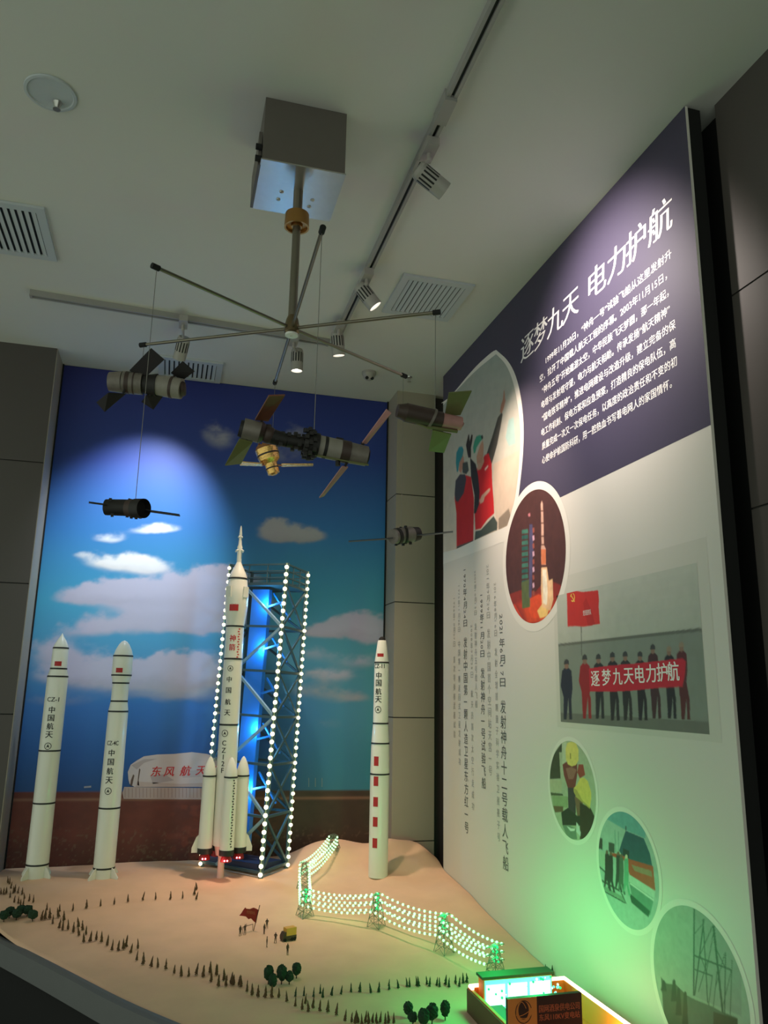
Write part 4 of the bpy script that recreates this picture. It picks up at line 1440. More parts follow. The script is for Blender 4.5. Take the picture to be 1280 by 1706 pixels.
def wrap_text(mb, s, cx, cy, r, ang, zc, h, mi=0, weight=.004, width=None):
    """one character or short word printed on a round hull; ang = bearing of its middle"""
    vv, ff = glyphs(s, weight)
    if not vv:
        return
    x0, x1 = min(p[0] for p in vv), max(p[0] for p in vv)
    y0_, y1_ = min(p[1] for p in vv), max(p[1] for p in vv)
    k = h / max(.3, (y1_ - y0_)) if width is None else width / (x1 - x0)
    bm = bmesh.new()
    bv = [bm.verts.new(((p[0] - (x0 + x1) / 2) * k, (p[1] - (y0_ + y1_) / 2) * (h / max(.3, y1_ - y0_)), 0)) for p in vv]
    for q in ff:
        try:
            bm.faces.new([bv[i] for i in q])
        except ValueError:
            pass
    w = (x1 - x0) * k
    for c in np.linspace(-w / 2, w / 2, 7)[1:-1]:
        bmesh.ops.bisect_plane(bm, geom=bm.verts[:] + bm.edges[:] + bm.faces[:], plane_co=(c, 0, 0), plane_no=(1, 0, 0))
    bm.verts.index_update()
    for i, du in enumerate((-.018 * h, .018 * h)):
        rr_ = r + .0009 + .0001 * i
        V_ = [(cx + rr_ * math.cos(ang + (p.co.x + du) / r), cy + rr_ * math.sin(ang + (p.co.x + du) / r), zc + p.co.y) for p in bm.verts]
        mb.add(V_, [tuple(x.index for x in q.verts) for q in bm.faces], mi)
    bm.free()


def wrap_rect(mb, cx, cy, r, ang, w, z0, z1, mi=0, off=.0008, seg=6):
    a = w / r / 2
    v, f = [], []
    for k in range(seg + 1):
        t_ = ang - a + 2 * a * k / seg
        for z in (z0, z1):
            v.append((cx + (r + off) * math.cos(t_), cy + (r + off) * math.sin(t_), z))
    for k in range(seg):
        f.append((2 * k, 2 * k + 2, 2 * k + 3, 2 * k + 1))
    mb.add(v, f, mi)


def wrap_logo(mb, cx, cy, r, ang, zc, R, mi=0):
    """ring with an arrowhead in it"""
    def on(u_, v_):
        return (cx + (r + .0009) * math.cos(ang + u_ / r), cy + (r + .0009) * math.sin(ang + u_ / r), zc + v_)
    n = 28
    for k in range(n):
        a_, b_ = 2 * math.pi * k / n, 2 * math.pi * (k + 1) / n
        mb.add([on(R * math.cos(a_), R * math.sin(a_)), on(R * math.cos(b_), R * math.sin(b_)), on(R * .82 * math.cos(b_), R * .82 * math.sin(b_)), on(R * .82 * math.cos(a_), R * .82 * math.sin(a_))], [(0, 1, 2, 3)], mi)
    mb.add([on(0, R * .6), on(R * .48, -R * .5), on(0, -R * .2)], [(0, 1, 2)], mi)
    mb.add([on(0, R * .6), on(0, -R * .2), on(-R * .48, -R * .5)], [(0, 1, 2)], mi)


def fins(mb, cx, cy, z0, z1, r0, rout, n, a0, th=.006):
    for k in range(n):
        a_ = a0 + 2 * math.pi * k / n
        d = Vector((math.cos(a_), math.sin(a_), 0))
        s_ = Vector((-d.y, d.x, 0)) * th / 2
        c = Vector((cx, cy, 0))
        q = [c + d * r0 * .9 + Vector((0, 0, z1)), c + d * (r0 + (rout - r0) * .35) + Vector((0, 0, z1 - (z1 - z0) * .18)), c + d * rout + Vector((0, 0, z0 + (z1 - z0) * .25)), c + d * rout + Vector((0, 0, z0)), c + d * r0 * .9 + Vector((0, 0, z0))]
        mb.add([p - s_ for p in q] + [p + s_ for p in q], [(0, 1, 2, 3, 4), (5, 6, 7, 8, 9), (0, 1, 6, 5), (1, 2, 7, 6), (2, 3, 8, 7), (3, 4, 9, 8), (4, 0, 5, 9)])


def plain_rocket(label, base, prof, bands, word, word_row, chars, logo_row, flag, tang, finset=None, squares=None, tip_ball=None):
    g = ground(*base)
    x, y = g.x, g.y
    t = thing('rocket_model', g, label, 'rocket model', 'rocket models standing on the sand')

    def Z(py):
        return zrow(x, y, py, base[0])

    def rr(w, z):
        return w / 2 / ppm((x, y, z))
    pr = []
    for py, w in prof:
        z = Z(py)
        pr.append((z, max(.0008, rr(w, z))))
    pr.sort()
    pr[0] = (g.z - .004, pr[0][1])

    def rad(z):
        return float(np.interp(z, [p[0] for p in pr], [p[1] for p in pr]))
    MB().lathe(x, y, pr, 56).build('hull', M['rocket'], t)
    mb = MB()
    for py in bands:
        z = Z(py)
        mb.lathe(x, y, [(z - .004, rad(z - .004) + .0005), (z - .004, rad(z - .004) + .0012), (z + .004, rad(z + .004) + .0012), (z + .004, rad(z + .004) + .0005)], 56)
    mb.build('black_bands', M['band'], t)
    base_a = math.atan2(-y, -x)
    mb = MB()
    if word:
        z = Z(word_row)
        wrap_text(mb, word, x, y, rad(z), base_a + tang, z, 7.0 / ppm((x, y, z)), width=19 / ppm((x, y, z)))
    for ch, py in zip('中国航天', chars):
        z = Z(py)
        wrap_text(mb, ch, x, y, rad(z), base_a + tang, z, 10.5 / ppm((x, y, z)))
    z = Z(logo_row)
    wrap_logo(mb, x, y, rad(z), base_a + tang, z, 5.6 / ppm((x, y, z)))
    mb.build('black_lettering', M['ink'], t, normals=False)
    mb = MB()
    z = Z(flag[0])
    q = ppm((x, y, z))
    wrap_rect(mb, x, y, rad(z), base_a + flag[1], 11 / q, z - 3.8 / q, z + 3.8 / q)
    mb.build('red_flag', M['red'], t, normals=False)
    if squares:
        for py, a_ in squares:
            mb = MB()
            z = Z(py)
            wrap_rect(mb, x, y, rad(z), base_a + a_, 8.0 / q, z - 7.2 / q, z + 7.2 / q)
            mb.build('red_square', M['red'], t, normals=False)
    if finset:
        py1, spread = finset
        for k in range(4):
            mb = MB()
            z1 = Z(py1)
            fins(mb, x, y, g.z - .006, z1, rad(z1), spread / 2 / ppm((x, y, g.z)), 1, base_a + math.pi / 4 + k * math.pi / 2)
            mb.build('fin', M['rocket'], t)
    if tip_ball:
        z = Z(tip_ball)
        MB().sphere((x, y, z), 5.5 / q, 18, 12).build('dark_tip', M['black'], t)
    return t


plain_rocket('white rocket model at far left with pointed nose and stepped shoulder, lettered CZ-1', (60, 1461),
             [(1055, .5), (1060, 5), (1066, 13), (1073, 20), (1079.7, 25), (1114, 26), (1127, 33), (1250, 34), (1337, 34.5), (1439, 36), (1464, 36)],
             [1079.7, 1114, 1127, 1250, 1337, 1439], 'CZ-1', 1165, (1182, 1195.5, 1209, 1223), 1242, (1106, -.15), -.22, finset=(1441, 62))
plain_rocket('white rocket model second from left with bulging rounded nose, lettered CZ-4C', (172, 1461),
             [(1067, .5), (1069, 9), (1074, 17), (1083, 26), (1093, 32), (1125, 32.5), (1138, 26.5), (1168, 27), (1185, 32), (1345, 34.5), (1445, 34.5), (1464, 35)],
             [1093, 1125, 1138, 1168, 1185, 1345, 1445], 'CZ-4C', 1237, (1253, 1268, 1283, 1298), 1316, (1117, -.28), -.28, finset=(1443, 64))
plain_rocket('white rocket model with red squares standing before the corner column', (630, 1459),
             [(1067, 13), (1068.5, 14.5), (1104, 24), (1205, 25.5), (1238, 30), (1289, 32), (1463, 32.5)],
             [1104, 1205, 1238, 1289], 'CZ-11', 1110, (1125.5, 1138, 1152, 1165), 1182, (1093, -.25), -.40,
             squares=[(1267, -.42), (1300, -.40), (1334, -.40), (1367, -.40), (1402, -.40)], tip_ball=1066)

# the manned rocket with four boosters
g = ground(367, 1462)
x, y = g.x, g.y
rk = thing('booster_rocket_model', g, 'tallest white rocket model with escape tower and four boosters in front of the lit tower', 'rocket model', 'rocket models standing on the sand')


def Z(py):
    return zrow(x, y, py, 367)


def Rr(w, py):
    return w / 2 / ppm((x, y, Z(py)))


prof = [(937, 8), (942, 12), (949, 19), (956, 26), (964, 31), (975, 33), (981, 37), (992, 38.5), (1012, 37.5), (1030, 33), (1044, 29.5), (1098, 30.5), (1207, 32), (1300, 33), (1400, 33), (1408, 30)]
pr = sorted((Z(a), Rr(b, a)) for a, b in prof)


def rad(z):
    return float(np.interp(z, [p[0] for p in pr], [p[1] for p in pr]))


MB().lathe(x, y, pr, 64).build('core_hull', M['rocket'], rk)
mb = MB().lathe(x, y, sorted([(Z(a), Rr(b, a)) for a, b in [(876, 1), (880, 3), (891, 5), (893, 4), (908, 6), (912, 9), (918, 8), (938, 8)]]), 28)
mb.build('escape_tower', M['rocket'], rk)
mb = MB()
for py, l_ in ((892, 4.0), (915, 8.5)):
    for k in range(4):
        a_ = math.pi / 4 + k * math.pi / 2
        d = Vector((math.cos(a_), math.sin(a_), 0))
        c = Vector((x, y, Z(py)))
        mb.tube(c, c + d * l_ / ppm(c) + Vector((0, 0, -.012)), .0035, .005, 10)
mb.build('escape_nozzles', M['rocket'], rk)
mb = MB()
for py in (964.6, 1044, 1098, 1207):
    z = Z(py)
    mb.lathe(x, y, [(z - .0045, rad(z - .0045) + .0005), (z - .0045, rad(z - .0045) + .0014), (z + .0045, rad(z + .0045) + .0014), (z + .0045, rad(z + .0045) + .0005)], 64)
mb.build('black_bands', M['band'], rk)
ca_ = math.atan2(-y, -x)
for k in range(4):
    mb = MB()
    a_ = ca_ + math.pi / 4 + k * math.pi / 2
    for py0, py1, w in ((979, 996, 11),):
        z0, z1 = Z(py1), Z(py0)
        r = rad((z0 + z1) / 2)
        d = Vector((math.cos(a_), math.sin(a_), 0))
        s_ = Vector((-d.y, d.x, 0)) * .5 * w / ppm((x, y, z0))
        c = Vector((x, y, 0)) + d * r
        mb.slab([c + s_ + Vector((0, 0, z0)), c - s_ + Vector((0, 0, z0)), c - s_ + Vector((0, 0, z1)) + d * .004, c + s_ + Vector((0, 0, z1)) + d * .004], d, .006)
    mb.build('grid_fin', M['rocket'], rk)
mb = MB()
z = Z(1013)
q = ppm((x, y, z))
wrap_rect(mb, x, y, rad(z), ca_ - .22, 15 / q, z - 6.3 / q, z + 6.3 / q)
mb.build('red_flag', M['red'], rk, normals=False)
mb = MB()
for ch, py in (('神', 1064), ('箭', 1079)):
    z = Z(py)
    wrap_text(mb, ch, x, y, rad(z), ca_ - .20, z, 10.5 / q, weight=.006)
mb.build('red_lettering', M['redtxt'], rk, normals=False)
mb = MB()
z = Z(1114)
wrap_logo(mb, x, y, rad(z), ca_ - .25, z, 4.6 / q)
for ch, py in zip('中国航天', (1132, 1150, 1169, 1187)):
    z = Z(py)
    wrap_text(mb, ch, x, y, rad(z), ca_ - .30, z, 9 / q)
wrap_logo(mb, x, y, rad(Z(1221)), ca_ - .42, Z(1221), 5.4 / q)
for ch, py in zip('CZ12F', (1237, 1249, 1260, 1271, 1282)):
    z = Z(py)
    wrap_text(mb, ch, x, y, rad(z), ca_ - .42, z, 7.5 / q)
mb.build('black_lettering', M['ink'], rk, normals=False)
mb = MB()
for k in range(12):
    z0, z1 = Z(1096 - k * 4.2), Z(1094 - k * 4.2)
    wrap_rect(mb, x, y, rad(z0), ca_ + .45 + (.06 if k % 2 else -.02), 3.0 / q, z0, z1)
mb.build('dashed_marking', M['redtxt'], rk, normals=False)
# boosters
bcen = []
for k, (a_, nm) in enumerate(((ca_ - math.pi * .5 + .12, 'l'), (ca_ + .33, 'f'), (ca_ + math.pi * .5 + .05, 'r'), (ca_ + math.pi + .3, 'b'))):
    dist = Rr(33, 1380) + Rr(23.5, 1380) * .95
    if nm == 'f':
        dist *= .86
    bx, by = x + math.cos(a_) * dist, y + math.sin(a_) * dist
    top, shoulder, low, foot = Z(1260), Z(1292), Z(1411), Z(1420)
    rB = Rr(23.5, 1380)
    b = MB().lathe(bx, by, [(foot, rB), (low, rB), (shoulder, rB * .93), (shoulder + (top - shoulder) * .3, rB * .86), (shoulder + (top - shoulder) * .62, rB * .62), (shoulder + (top - shoulder) * .9, rB * .30), (top, rB * .08)], 44).build('booster', M['rocket'], rk)
    mb = MB()
    mb.lathe(bx, by, [(foot - .001, rB + .0006), (foot - .001, rB + .0016), (low, rB + .0016), (low, rB + .0006)], 44)
    mb.lathe(bx, by, [(shoulder - .004, rB * .93 + .0005), (shoulder - .004, rB * .93 + .0015), (shoulder + .004, rB * .93 + .001), (shoulder + .004, rB * .9)], 44)
    mb.build('booster_bands', M['band'], b)
    mb = MB().lathe(bx, by, [(foot, rB * .55), (foot - .014, rB * .72), (foot - .030, rB * .8), (foot - .032, rB * .7), (foot - .016, rB * .5)], 28)
    mb.build('booster_nozzle', M['nozzle'], b)
    if nm != 'b':
        for dx in (-.008, .006):
            c = Vector((bx + dx, by, 0)) + Vector((math.cos(ca_), math.sin(ca_), 0)) * rB * .82
            MB().sphere((c.x, c.y, foot - .022), .0042, 10, 7).build('red_lamp', M['red_led'], b)
    if nm != 'f':
        mb = MB()
        aa = a_ if nm != 'b' else a_
        fins(mb, bx, by, foot + .004, Z(1388), rB, rB * 1.85, 1, aa, .005)
        mb.build('booster_fin', M['rocket'], b)
    if nm == 'f':
        mb = MB()
        for i in range(26):
            z0 = shoulder - .012 - i * (shoulder - low - .02) / 26
            wrap_rect(mb, bx, by, rB * .95, ca_ + .50 + (.08 if i % 2 else -.02), 2.4 / q, z0 - .006, z0, off=.0022)
        mb.build('dashed_marking', M['ink'], b, normals=False)
MB().tube((x, y, Z(1407)), (x, y, Z(1424)), Rr(26, 1410), Rr(20, 1420), 28).build('core_engine', M['post'], rk)
MB().lathe(x, y, [(g.z - .01, 5.2 / q), (Z(1424), 5.2 / q)], 24).build('stand_post', M['post'], rk)
L = bpy.data.lights.new('red_glow', 'POINT')
L.energy = .10
L.color = (1, .25, .25)
L.shadow_soft_size = .02
o = new_obj('red_glow', L, rk)
o.location = Vector((x - .03, y - .10, Z(1428))) - g

# ------------------------------------------------------------------ the launch tower
BM_, BL_, BR_ = ground(434, 1463), ground(337, 1444), ground(477, 1446)


def top_of(b, px, py, dy=0.0):
    return pix(px, py, 1, b.y + dy)


TM_, TL_, TR_ = top_of(BM_, 479, 938), top_of(BL_, 386, 940), top_of(BR_, 512, 952)
BK_ = BL_ + BR_ - BM_
BK_.z = min(BL_.z, BR_.z)
TK_ = TL_ + TR_ - TM_
for q_ in (BK_, TK_):
    q_.y = min(q_.y, YM - .05)
zt_ = (TM_.z + TL_.z + TR_.z) / 3
CORN = [(BM_, TM_), (BL_, TL_), (BR_, TR_), (BK_, TK_)]
tw = thing('launch_tower_model', BM_, 'blue steel lattice launch tower model outlined by strings of warm bulbs', 'launch tower')


def lev(c, py):
    """point of corner c at the height where the near leg passes row py"""
    u_ = (1463 - py) / (1463 - 938)
    return CORN[c][0].lerp(CORN[c][1], u_)


for c in range(4):
    MB().bar(CORN[c][0] - Vector((0, 0, .008)), lev(c, 938), .018 if c else .022).build('corner_leg', M['tower'], tw)
LV = [1455, 1369, 1286, 1207, 1130, 1052, 976]
FACES = [(0, 1), (0, 2), (2, 3), (1, 3)]
for a_, b_ in zip(LV[:-1], LV[1:]):
    for (c0, c1) in FACES:
        mb = MB()
        w = .011
        if (c0, c1) == (0, 1):
            # single zigzag diagonals on the near face
            if LV.index(a_) % 2:
                mb.bar(lev(0, a_), lev(1, b_).lerp(lev(0, b_), .25), .014)
            else:
                mb.bar(lev(1, a_).lerp(lev(0, a_), .25), lev(0, b_), .014)
        else:
            mb.bar(lev(c0, a_), lev(c1, b_), w)
            if (c0, c1) == (0, 2):
                mb.bar(lev(c1, a_), lev(c0, b_), w)
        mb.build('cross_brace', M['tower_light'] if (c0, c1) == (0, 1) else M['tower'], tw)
for a_ in LV:
    mb = MB()
    for (c0, c1) in FACES:
        mb.bar(lev(c0, a_), lev(c1, a_), .013)
    mb.build('level_frame', M['tower'], tw)
d4 = [lev(0, 976), lev(1, 976), lev(3, 976), lev(2, 976)]
MB().slab([p + Vector((0, 0, .004)) for p in d4], (0, 0, 1), .012).build('top_deck', M['tower'], tw)
mb = MB()
for row in (940, 952, 964):
    for (c0, c1) in FACES:
        mb.bar(lev(c0, row), lev(c1, row), .006 if row > 940 else .009)
for (c0, c1) in FACES:
    for u_ in (.33, .66):
        mb.bar(lev(c0, 976).lerp(lev(c1, 976), u_), lev(c0, 940).lerp(lev(c1, 940), u_), .006)
mb.build('railing', M['tower'], tw)


def shaft_pt(u_, v_, py):
    a_, b_, c_ = lev(1, py), lev(0, py), lev(3, py)
    return a_ + (b_ - a_) * u_ + (c_ - a_) * v_


mb = MB()
lo, hi = 1420, 982
for (u0, u1, v0, v1) in ((.33, .63, .26, .40),):
    q0 = [shaft_pt(u0, v0, lo), shaft_pt(u1, v0, lo), shaft_pt(u1, v1, lo), shaft_pt(u0, v1, lo)]
    q1 = [shaft_pt(u0, v0, hi), shaft_pt(u1, v0, hi), shaft_pt(u1, v1, hi), shaft_pt(u0, v1, hi)]
    mb.add(q0 + q1, [(0, 1, 2, 3), (4, 5, 6, 7), (0, 1, 5, 4), (1, 2, 6, 5), (2, 3, 7, 6), (3, 0, 4, 7)])
mb.build('blue_shaft', M['tower_blue'], tw)
for k, a_ in enumerate((1330, 1247, 1168, 1090, 1014)):
    mb = MB()
    p, n_ = shaft_pt(.62, .3, a_), shaft_pt(.62, .3, a_ - 26)
    e = shaft_pt(.95, .2, a_ - 10)
    mb.bar(p, e, .010)
    mb.bar(shaft_pt(.62, .5, a_ - 28), shaft_pt(.95, .5, a_ + 20), .009)
    mb.build('service_arm', M['tower_blue'], tw)
# base deck under rocket and tower
gz = min(sand_z(p.x, p.y) for p in (BM_, BL_, BR_))
inn = [BM_.lerp(BK_, .12), BL_.lerp(BR_, .05), BK_.lerp(BM_, .08), BR_.lerp(BL_, .05)]
dk = [Vector((p.x, p.y, max(sand_z(p.x, p.y) for p in (BM_, BL_, BR_)) + .024)) for p in inn]
MB().slab(dk, (0, 0, 1), .03).build('pad_deck', M['pad'], tw)
# strings of warm bulbs up the legs
bulb_me = None
for c, n, toc in ((0, 40, Vector((-.004, -.016, 0))), (1, 40, Vector((-.012, -.014, 0))), (2, 40, Vector((.006, -.014, 0)))):
    a_, b_ = CORN[c][0] + toc, lev(c, 939) + toc
    st = MB().tube(a_ + Vector((0, 0, .008)), b_, .003, seg=8).build('light_strip', M['cord'], tw)
    for k in range(n):
        p = a_.lerp(b_, (k + .45) / n)
        if bulb_me is None:
            tmp = MB().sphere((0, 0, 0), .0098, 12, 8)
            ob = tmp.build('bulb', M['bulb_warm'])
            ob.parent = st
            bulb_me = ob.data
        else:
            ob = new_obj('bulb', bulb_me, st)
        ob.location = p - ORG[tw.name]
        ob.scale = (1.15, 1.15, 1.15) if c == 0 else (1, 1, 1)
for py, e in ((1090, .55), (1010, .45), (1230, .5), (1330, .45)):
    L = bpy.data.lights.new('blue_lamp', 'POINT')
    L.energy = e * 2.6
    L.color = (.14, .58, 1.0)
    L.shadow_soft_size = .02
    o = new_obj('blue_lamp', L, tw)
    o.location = shaft_pt(.62, .16, py) - ORG[tw.name]

# ------------------------------------------------------------------ power line: pylons and strings of green bulbs
PYL = [((556, 1415), 1391), ((506, 1478), 1437), ((508, 1526), 1483), ((627, 1543), 1489), ((740, 1586), 1524), ((826, 1630), 1575)]
PB, PH = [], []
for (bx_, by_), ty in PYL:
    g = ground(bx_, by_)
    PB.append(g)
    PH.append(zrow(g.x, g.y, ty, bx_) - g.z)
SIDE = []
for k in range(len(PB)):
    a_, b_ = PB[max(0, k - 1)], PB[min(len(PB) - 1, k + 1)]
    d = Vector((b_.x - a_.x, b_.y - a_.y, 0)).normalized()
    SIDE.append(Vector((-d.y, d.x, 0)))
PL = ['at the back on the sand hump', 'behind another near the lit tower', 'nearest the red flag, before another pylon', 'standing below the white rocket with red squares', 'next to last before the substation', 'right behind the substation']
LEVELS = (1.0, .76, .52)
ARM = .027
ARMS = (.024, .024, .027, .028, .036, .046)
for k, (b_, h) in enumerate(zip(PB, PH)):
    t = thing('pylon_model', b_, 'small lattice power pylon model with green lights, ' + PL[k], 'pylon', 'pylons of the power line')
    mb = MB()
    w0, w1 = .030, .007
    s_ = SIDE[k]
    f_ = Vector((-s_.y, s_.x, 0))
    cs = [(1, 1), (1, -1), (-1, -1), (-1, 1)]

    def at(ci, u_):
        w = w0 + (w1 - w0) * u_
        a_, c_ = cs[ci % 4]
        return b_ + s_ * w * a_ + f_ * w * c_ + Vector((0, 0, h * u_ - .004 * (1 - u_)))
    for ci in range(4):
        mb.tube(at(ci, 0), at(ci, 1), .0014, seg=6)
        for u0, u1 in ((0, .28), (.28, .52), (.52, .74), (.74, 1)):
            mb.tube(at(ci, u0), at(ci + 1, u1), .0009, seg=5)
            mb.tube(at(ci + 1, u0), at(ci, u1), .0009, seg=5)
            mb.tube(at(ci, u1), at(ci + 1, u1), .0009, seg=5)
    mb.build('lattice', M['pylon'], t)
    for lv in LEVELS:
        mb = MB()
        c = b_ + Vector((0, 0, h * lv - .002))
        ar = ARMS[k]
        mb.tube(c - s_ * ar, c + s_ * ar, .0016, seg=6)
        mb.tube(c - s_ * ar, c + Vector((0, 0, .010)), .0010, seg=5)
        mb.tube(c + s_ * ar, c + Vector((0, 0, .010)), .0010, seg=5)
        mb.build('cross_arm', M['pylon'], t)
    if k >= 2:
        mb = MB()
        random.seed(40 + k)
        for i in range(16):
            u_ = random.uniform(.5, 1.02)
            c = b_ + Vector((0, 0, h * u_)) + s_ * random.uniform(-.010, .010) + f_ * random.uniform(-.010, .010)
            mb.sphere(c, .0042, 8, 6)
        mb.build('green_lamps', M['green_led'], t)
        L = bpy.data.lights.new('green_glow', 'POINT')
        L.energy = (.08, .08, .10, .18, .40, .60)[k]
        L.color = (.04, 1.0, .28)
        L.shadow_soft_size = .03
        o = new_obj('green_glow', L, t)
        o.location = Vector((0, 0, h + .02))
green_me = None
NB = (16, 12, 13, 13, 12)
for sd, sname in ((1, 'on the banner side'), (-1, 'on the viewer side')):
    for lv, lname in zip(LEVELS, ('top', 'middle', 'lowest')):
        sg = sd
        pts = [PB[k] + SIDE[k] * ARMS[k] * sg + Vector((0, 0, PH[k] * lv - .004)) for k in range(len(PB))]
        t = thing('light_string', pts[2], lname + ' string of green bulbs along the pylons, ' + sname, 'string lights', 'green light strings of the power line')
        mb = MB()
        bl = []
        for k in range(len(pts) - 1):
            a_, b_ = pts[k], pts[k + 1]
            sag = .05 * (b_ - a_).length
            n = 10
            prev = a_
            for i in range(1, n + 1):
                u_ = i / n
                p = a_.lerp(b_, u_) - Vector((0, 0, 4 * sag * u_ * (1 - u_)))
                mb.tube(prev, p, .0012, seg=6, caps=False)
                prev = p
            for i in range(NB[k]):
                u_ = (i + .5) / NB[k]
                bl.append(a_.lerp(b_, u_) - Vector((0, 0, 4 * sag * u_ * (1 - u_))))
        mb.build('cord', M['cord'], t)
        for p in bl:
            if green_me is None:
                ob = MB().sphere((0, 0, 0), .0056, 10, 7).build('green_bulb', M['bulb_green'])
                ob.parent = t
                green_me = ob.data
            else:
                ob = new_obj('green_bulb', green_me, t)
            ob.location = p - ORG[t.name]

# ------------------------------------------------------------------ the substation with its sign
ex0, ex1, ey0, ey1, ez0, ez1 = 1.048, 1.405, 2.16, 2.702, EYE - 1.036, EYE - .952
t = thing('substation_model', ((ex0 + ex1) / 2, (ey0 + ey1) / 2, ez0), 'glowing substation model in a yellow walled yard beside the banner', 'substation model')
mb = MB().box((ex0, ey0, ez0), (ex1, ey1, ez0 + .012))
mb.build('yard_floor', M['yellow_wall'], t)
th = .010
for lo, hi in (((ex0, ey1 - th), (ex1, ey1)), ((ex1 - th, ey0), (ex1, ey1 - th)), ((ex0, ey0), (ex0 + th, ey1 - th)), ((ex0 + th, ey0), (ex1 - th, ey0 + th))):
    MB().box((lo[0], lo[1], ez0 + .012), (hi[0], hi[1], ez1)).build('yard_wall', M['yellow_wall'], t)
MB().box((ex0 - .004, ey0, ez0), (ex0 - .0002, ey1, ez1 - .004)).build('outer_wall', M['yard_brown'], t)
mb = MB()
zz = ez1 + .004
mb.tube((ex0 + .004, ey1 - .005, zz), (ex1 - .005, ey1 - .005, zz), .0058, seg=10)
mb.tube((ex1 - .005, ey1 - .005, zz), (ex1 - .005, ey0, zz), .0058, seg=10)
mb.tube((ex0 + .005, ey1 - .005, zz), (ex0 + .005, ey1 - .03, zz), .0058, seg=10)
mb.build('warm_light_strip', M['neon'], t)
# main hall with its lit face, and a lower wing
hx0, hx1, hy0, hy1, hz1 = 1.078, 1.325, 2.640, 2.682, EYE - .912
h_ = MB().box((hx0, hy0, ez0 + .012), (hx1, hy1, hz1)).build('main_hall', M['yellow_wall'], t)
MB().box((hx0 - .006, hy0 - .006, hz1), (hx1 + .006, hy1 + .006, hz1 + .008)).build('roof', M['roof_green'], h_)
MB().box((hx0 + .004, hy0 - .004, ez0 + .030), (hx1 - .004, hy0 - .0005, hz1 - .004)).build('lit_face', M['led_face'], h_)
for k, (fa, fb) in enumerate(((.03, .30), (.34, .62), (.66, .96))):
    xa, xb = hx0 + (hx1 - hx0) * fa, hx0 + (hx1 - hx0) * fb
    MB().box((xa, hy0 - .007, ez0 + .042), (xb, hy0 - .0042, hz1 - .016)).build('lit_window', M['led_core'], h_)
w_ = MB().box((ex0 + .018, 2.34, ez0 + .012), (ex0 + .060, 2.56, ez0 + .075)).build('side_hall', M['roof_green'], t)
for k in range(4):
    y_ = 2.36 + k * .05
    MB().box((ex0 + .0165, y_, ez0 + .026), (ex0 + .0178, y_ + .024, ez0 + .052)).build('window', M['truck_y'], w_)
random.seed(5)
for k in range(9):
    gx, gy = hx0 + .02 + (k % 3) * .075, 2.46 + (k // 3) * .045
    gn = MB().tube((gx - .02, gy, ez0 + .012), (gx - .02, gy, ez0 + .058), .0018, seg=6).tube((gx + .02, gy, ez0 + .012), (gx + .02, gy, ez0 + .058), .0018, seg=6).tube((gx - .022, gy, ez0 + .057), (gx + .022, gy, ez0 + .057), .0018, seg=6).build('gantry', M['pylon'], t)
    mb = MB()
    for i in range(7):
        mb.sphere((gx + random.uniform(-.022, .022), gy + random.uniform(-.012, .012), ez0 + random.uniform(.02, .062)), random.uniform(.003, .005), 8, 6)
    mb.build('green_lamps', M['led_face'] if k % 2 else M['green_led'], gn)
for k in range(60):
    p = Vector((random.uniform(hx0 + .004, hx1 + .03), hy0 - random.uniform(.004, .012), ez0 + random.uniform(.03, .118)))
    MB().sphere(p, random.uniform(.0024, .0046), 8, 6).build('hall_lamp', M['led_core'] if k % 3 else M['green_led'], t)
mb = MB()
for i in range(10):
    mb.sphere((1.335 + random.uniform(-.02, .02), 2.62 + random.uniform(-.02, .02), ez0 + random.uniform(.03, .095)), random.uniform(.003, .005), 8, 6)
mb.build('lamp_cluster', M['led_face'], t)
for nm, loc, e, c in (('hall_glow', (1.13, 2.66, ez0 + .26), 4.0, (.02, 1.0, .24)), ('hall_glow', (1.16, 2.42, ez0 + .20), 1.5, (.02, 1.0, .24)), ('yard_glow', (1.36, 2.34, ez0 + .06), .6, (1.0, .5, .12)), ('yard_glow', (1.08, 2.62, ez0 + .05), .05, (1.0, .6, .2))):
    L = bpy.data.lights.new(nm, 'POINT')
    L.energy = e
    L.color = c
    L.shadow_soft_size = .04
    o = new_obj(nm, L, t)
    o.location = Vector(loc) - ORG[t.name]

sy = 2.30
a_, b_ = pix(846, 1662, 1, sy), pix(969, 1656, 1, sy)
sx0, sx1, sz1, sz0 = a_.x, b_.x, (a_.z + b_.z) / 2, ez0 + .012
t = thing('sign_board', ((sx0 + sx1) / 2, sy, sz0), 'orange and dark sign board with a globe emblem standing in the substation yard', 'sign')
MB().box((sx0, sy, sz0), (sx1, sy + .014, sz1)).build('board', M['board_dark'], t)
sp_ = sx0 + (sx1 - sx0) * .385
MB().box((sx0, sy - .0012, sz0), (sp_, sy - .0001, sz1)).build('orange_field', M['board_orange'], t)
mb = MB()
mb.box((sp_, sy - .0010, sz0), (sx1, sy - .0001, sz0 + (sz1 - sz0) * .14))
mb.build('orange_footing', M['board_orange'], t)
mb = MB()
cxs, czs, rs = (sx0 + sp_) / 2 + .003, sz1 - .036, .026


def ringline(cx, cz, rx, rz, w, a0, a1, tilt=0.0, yo=-.0026, mi=0, n=30):
    pts = []
    for k in range(n + 1):
        a = a0 + (a1 - a0) * k / n
        for s_ in (0, 1):
            u_, v_ = (rx - w * s_) * math.cos(a), (rz - w * s_) * math.sin(a)
            pts.append((cx + u_ * math.cos(tilt) - v_ * math.sin(tilt), sy + yo, cz + u_ * math.sin(tilt) + v_ * math.cos(tilt)))
    mb.add(pts, [(2 * k, 2 * k + 2, 2 * k + 3, 2 * k + 1) for k in range(n)], mi)


